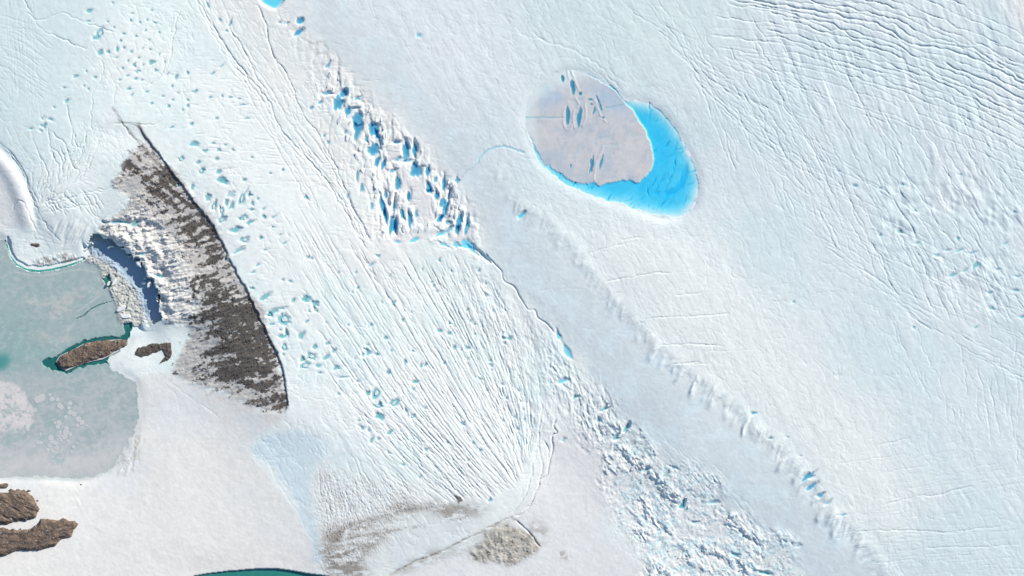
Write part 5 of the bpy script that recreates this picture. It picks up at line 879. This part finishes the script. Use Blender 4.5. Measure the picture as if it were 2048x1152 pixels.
# boulders strewn over the debris: nobody could count them
def stones(name, cand, keepfun, size, m, label, cat, lim):
    vs = []; fs = []; n = 0
    base = np.array([(1, 0, 0), (0.3, 0.9, 0), (-0.8, 0.6, 0), (-0.8, -0.6, 0), (0.3, -0.9, 0), (0.15, 0.1, 1.0), (-0.3, -0.1, 0.85)])
    ff = [(0, 1, 5), (1, 2, 6, 5), (2, 3, 6), (3, 4, 6), (4, 0, 5), (4, 5, 6)]
    for x, y in cand:
        if n >= lim: break
        if not keepfun(x, y): continue
        n += 1; r = size[0] + (size[1] - size[0]) * rng.random() ** 3; a = rng.random() * 6.28; c, s_ = math.cos(a), math.sin(a); k = base * (0.75 + 0.5 * rng.random((7, 3))) * r * S
        z = float(ground(x, y)); o = W(x, y, z); b0 = len(vs)
        vs += [(o[0] + q[0] * c - q[1] * s_, o[1] + q[0] * s_ + q[1] * c, z - 0.8 + q[2] * 0.9 + 0.4 * (q[2] > 0)) for q in k]; fs += [tuple(b0 + i for i in f) for f in ff]
    me = bpy.data.meshes.new(name); me.from_pydata(vs, [], fs); me.update(); return tag(link(name, me, m), label, cat, kind='stuff')
cand = np.c_[210 + rng.random(30000) * 370, 335 + rng.random(30000) * 490]
dmv = sample(dm, cand[:, 0], cand[:, 1]) * (rng.random(30000) < 0.6)
stones('rock_debris', cand[dmv > 0.35], lambda x, y: True, (0.7, 2.2), M_debris, 'loose dark boulders strewn over the moraine slope', 'debris', 6000)

cand = np.c_[635 + rng.random(16000) * 460, 985 + rng.random(16000) * 165]; dv = sample(np.maximum(dirtm, kh) * sstep(-0.2, 0.4, t3), cand[:, 0], cand[:, 1])
stones('dirt_stones', cand[(dv > 0.35) & (rng.random(16000) < 0.5)], lambda x, y: True, (0.5, 1.3), M_debris, 'scattered small stones on the dirty ice at the bottom', 'stones', 2500)
# ------------------------------------------------------------------ single ice blocks of the two icefalls and the tongue
def blocks(name, n, poly, rx, ry, h, ang, aj, label, group, seed, ok=None):
    pool = [lump_mesh(name, 7, rx, ry, h, seed + k, 0.55 * (rng.random() - 0.5), 0.55 * (rng.random() - 0.5), 0.7 + 0.2 * rng.random()) for k in range(12)]
    p = np.array(poly, float); lo, hi_ = p.min(0), p.max(0); k = 0; tries = 0
    while k < n and tries < 20000:
        tries += 1; c = lo + rng.random(2) * (hi_ - lo)
        if not inpoly(np.array([c[0]]), np.array([c[1]]), poly)[0]: continue
        i, j = int((c[0] - X0) / ST), int((c[1] - Y0) / ST); rr = int(max(rx, ry) * 0.7 / ST) + 1
        if pond_mask[j - rr:j + rr + 1, i - rr:i + rr + 1].any() or (ok is not None and not ok(j, i)): continue
        k += 1; o = place(name, pool[k % 12], M_white, c[0], c[1], float(ground(*c)) - 0.5, math.radians(-(ang + rng.normal() * aj))); f = 0.55 + 0.75 * rng.random() ** 1.5; o.scale = (f, f * (0.8 + 0.4 * rng.random()), f)
        tag(o, label, 'ice block', group)
blocks('ice_block', 40, [(650, 120), (720, 190), (800, 265), (880, 340), (930, 400), (930, 440), (850, 460), (760, 470), (745, 400), (720, 330), (680, 250), (655, 190)], 3.0, 7, 3.6, 0, 12, 'upright white ice block standing between the pools of the upper icefall', 'ice blocks of the upper icefall', 300, lambda j, i: flat1[j, i] < 0.3)
blocks('serac', 40, [(1240, 880), (1300, 930), (1390, 985), (1470, 1030), (1540, 1085), (1590, 1150), (1320, 1150), (1290, 1100), (1270, 1040), (1260, 960)], 6, 2.2, 2.6, -38, 12, 'small angular white serac in the chaos of the lower icefall', 'seracs of the lower icefall', 340, lambda j, i: n2[j, i] > 0.3)
blocks('ice_tower', 24, [(200, 450), (280, 432), (330, 465), (360, 510), (390, 570), (390, 640), (330, 640), (325, 590), (310, 545), (270, 505)], 8, 2.0, 4.0, -20, 10, 'white ice tower among the crowded seracs behind the calving cliff', 'ice towers of the tongue', 380)
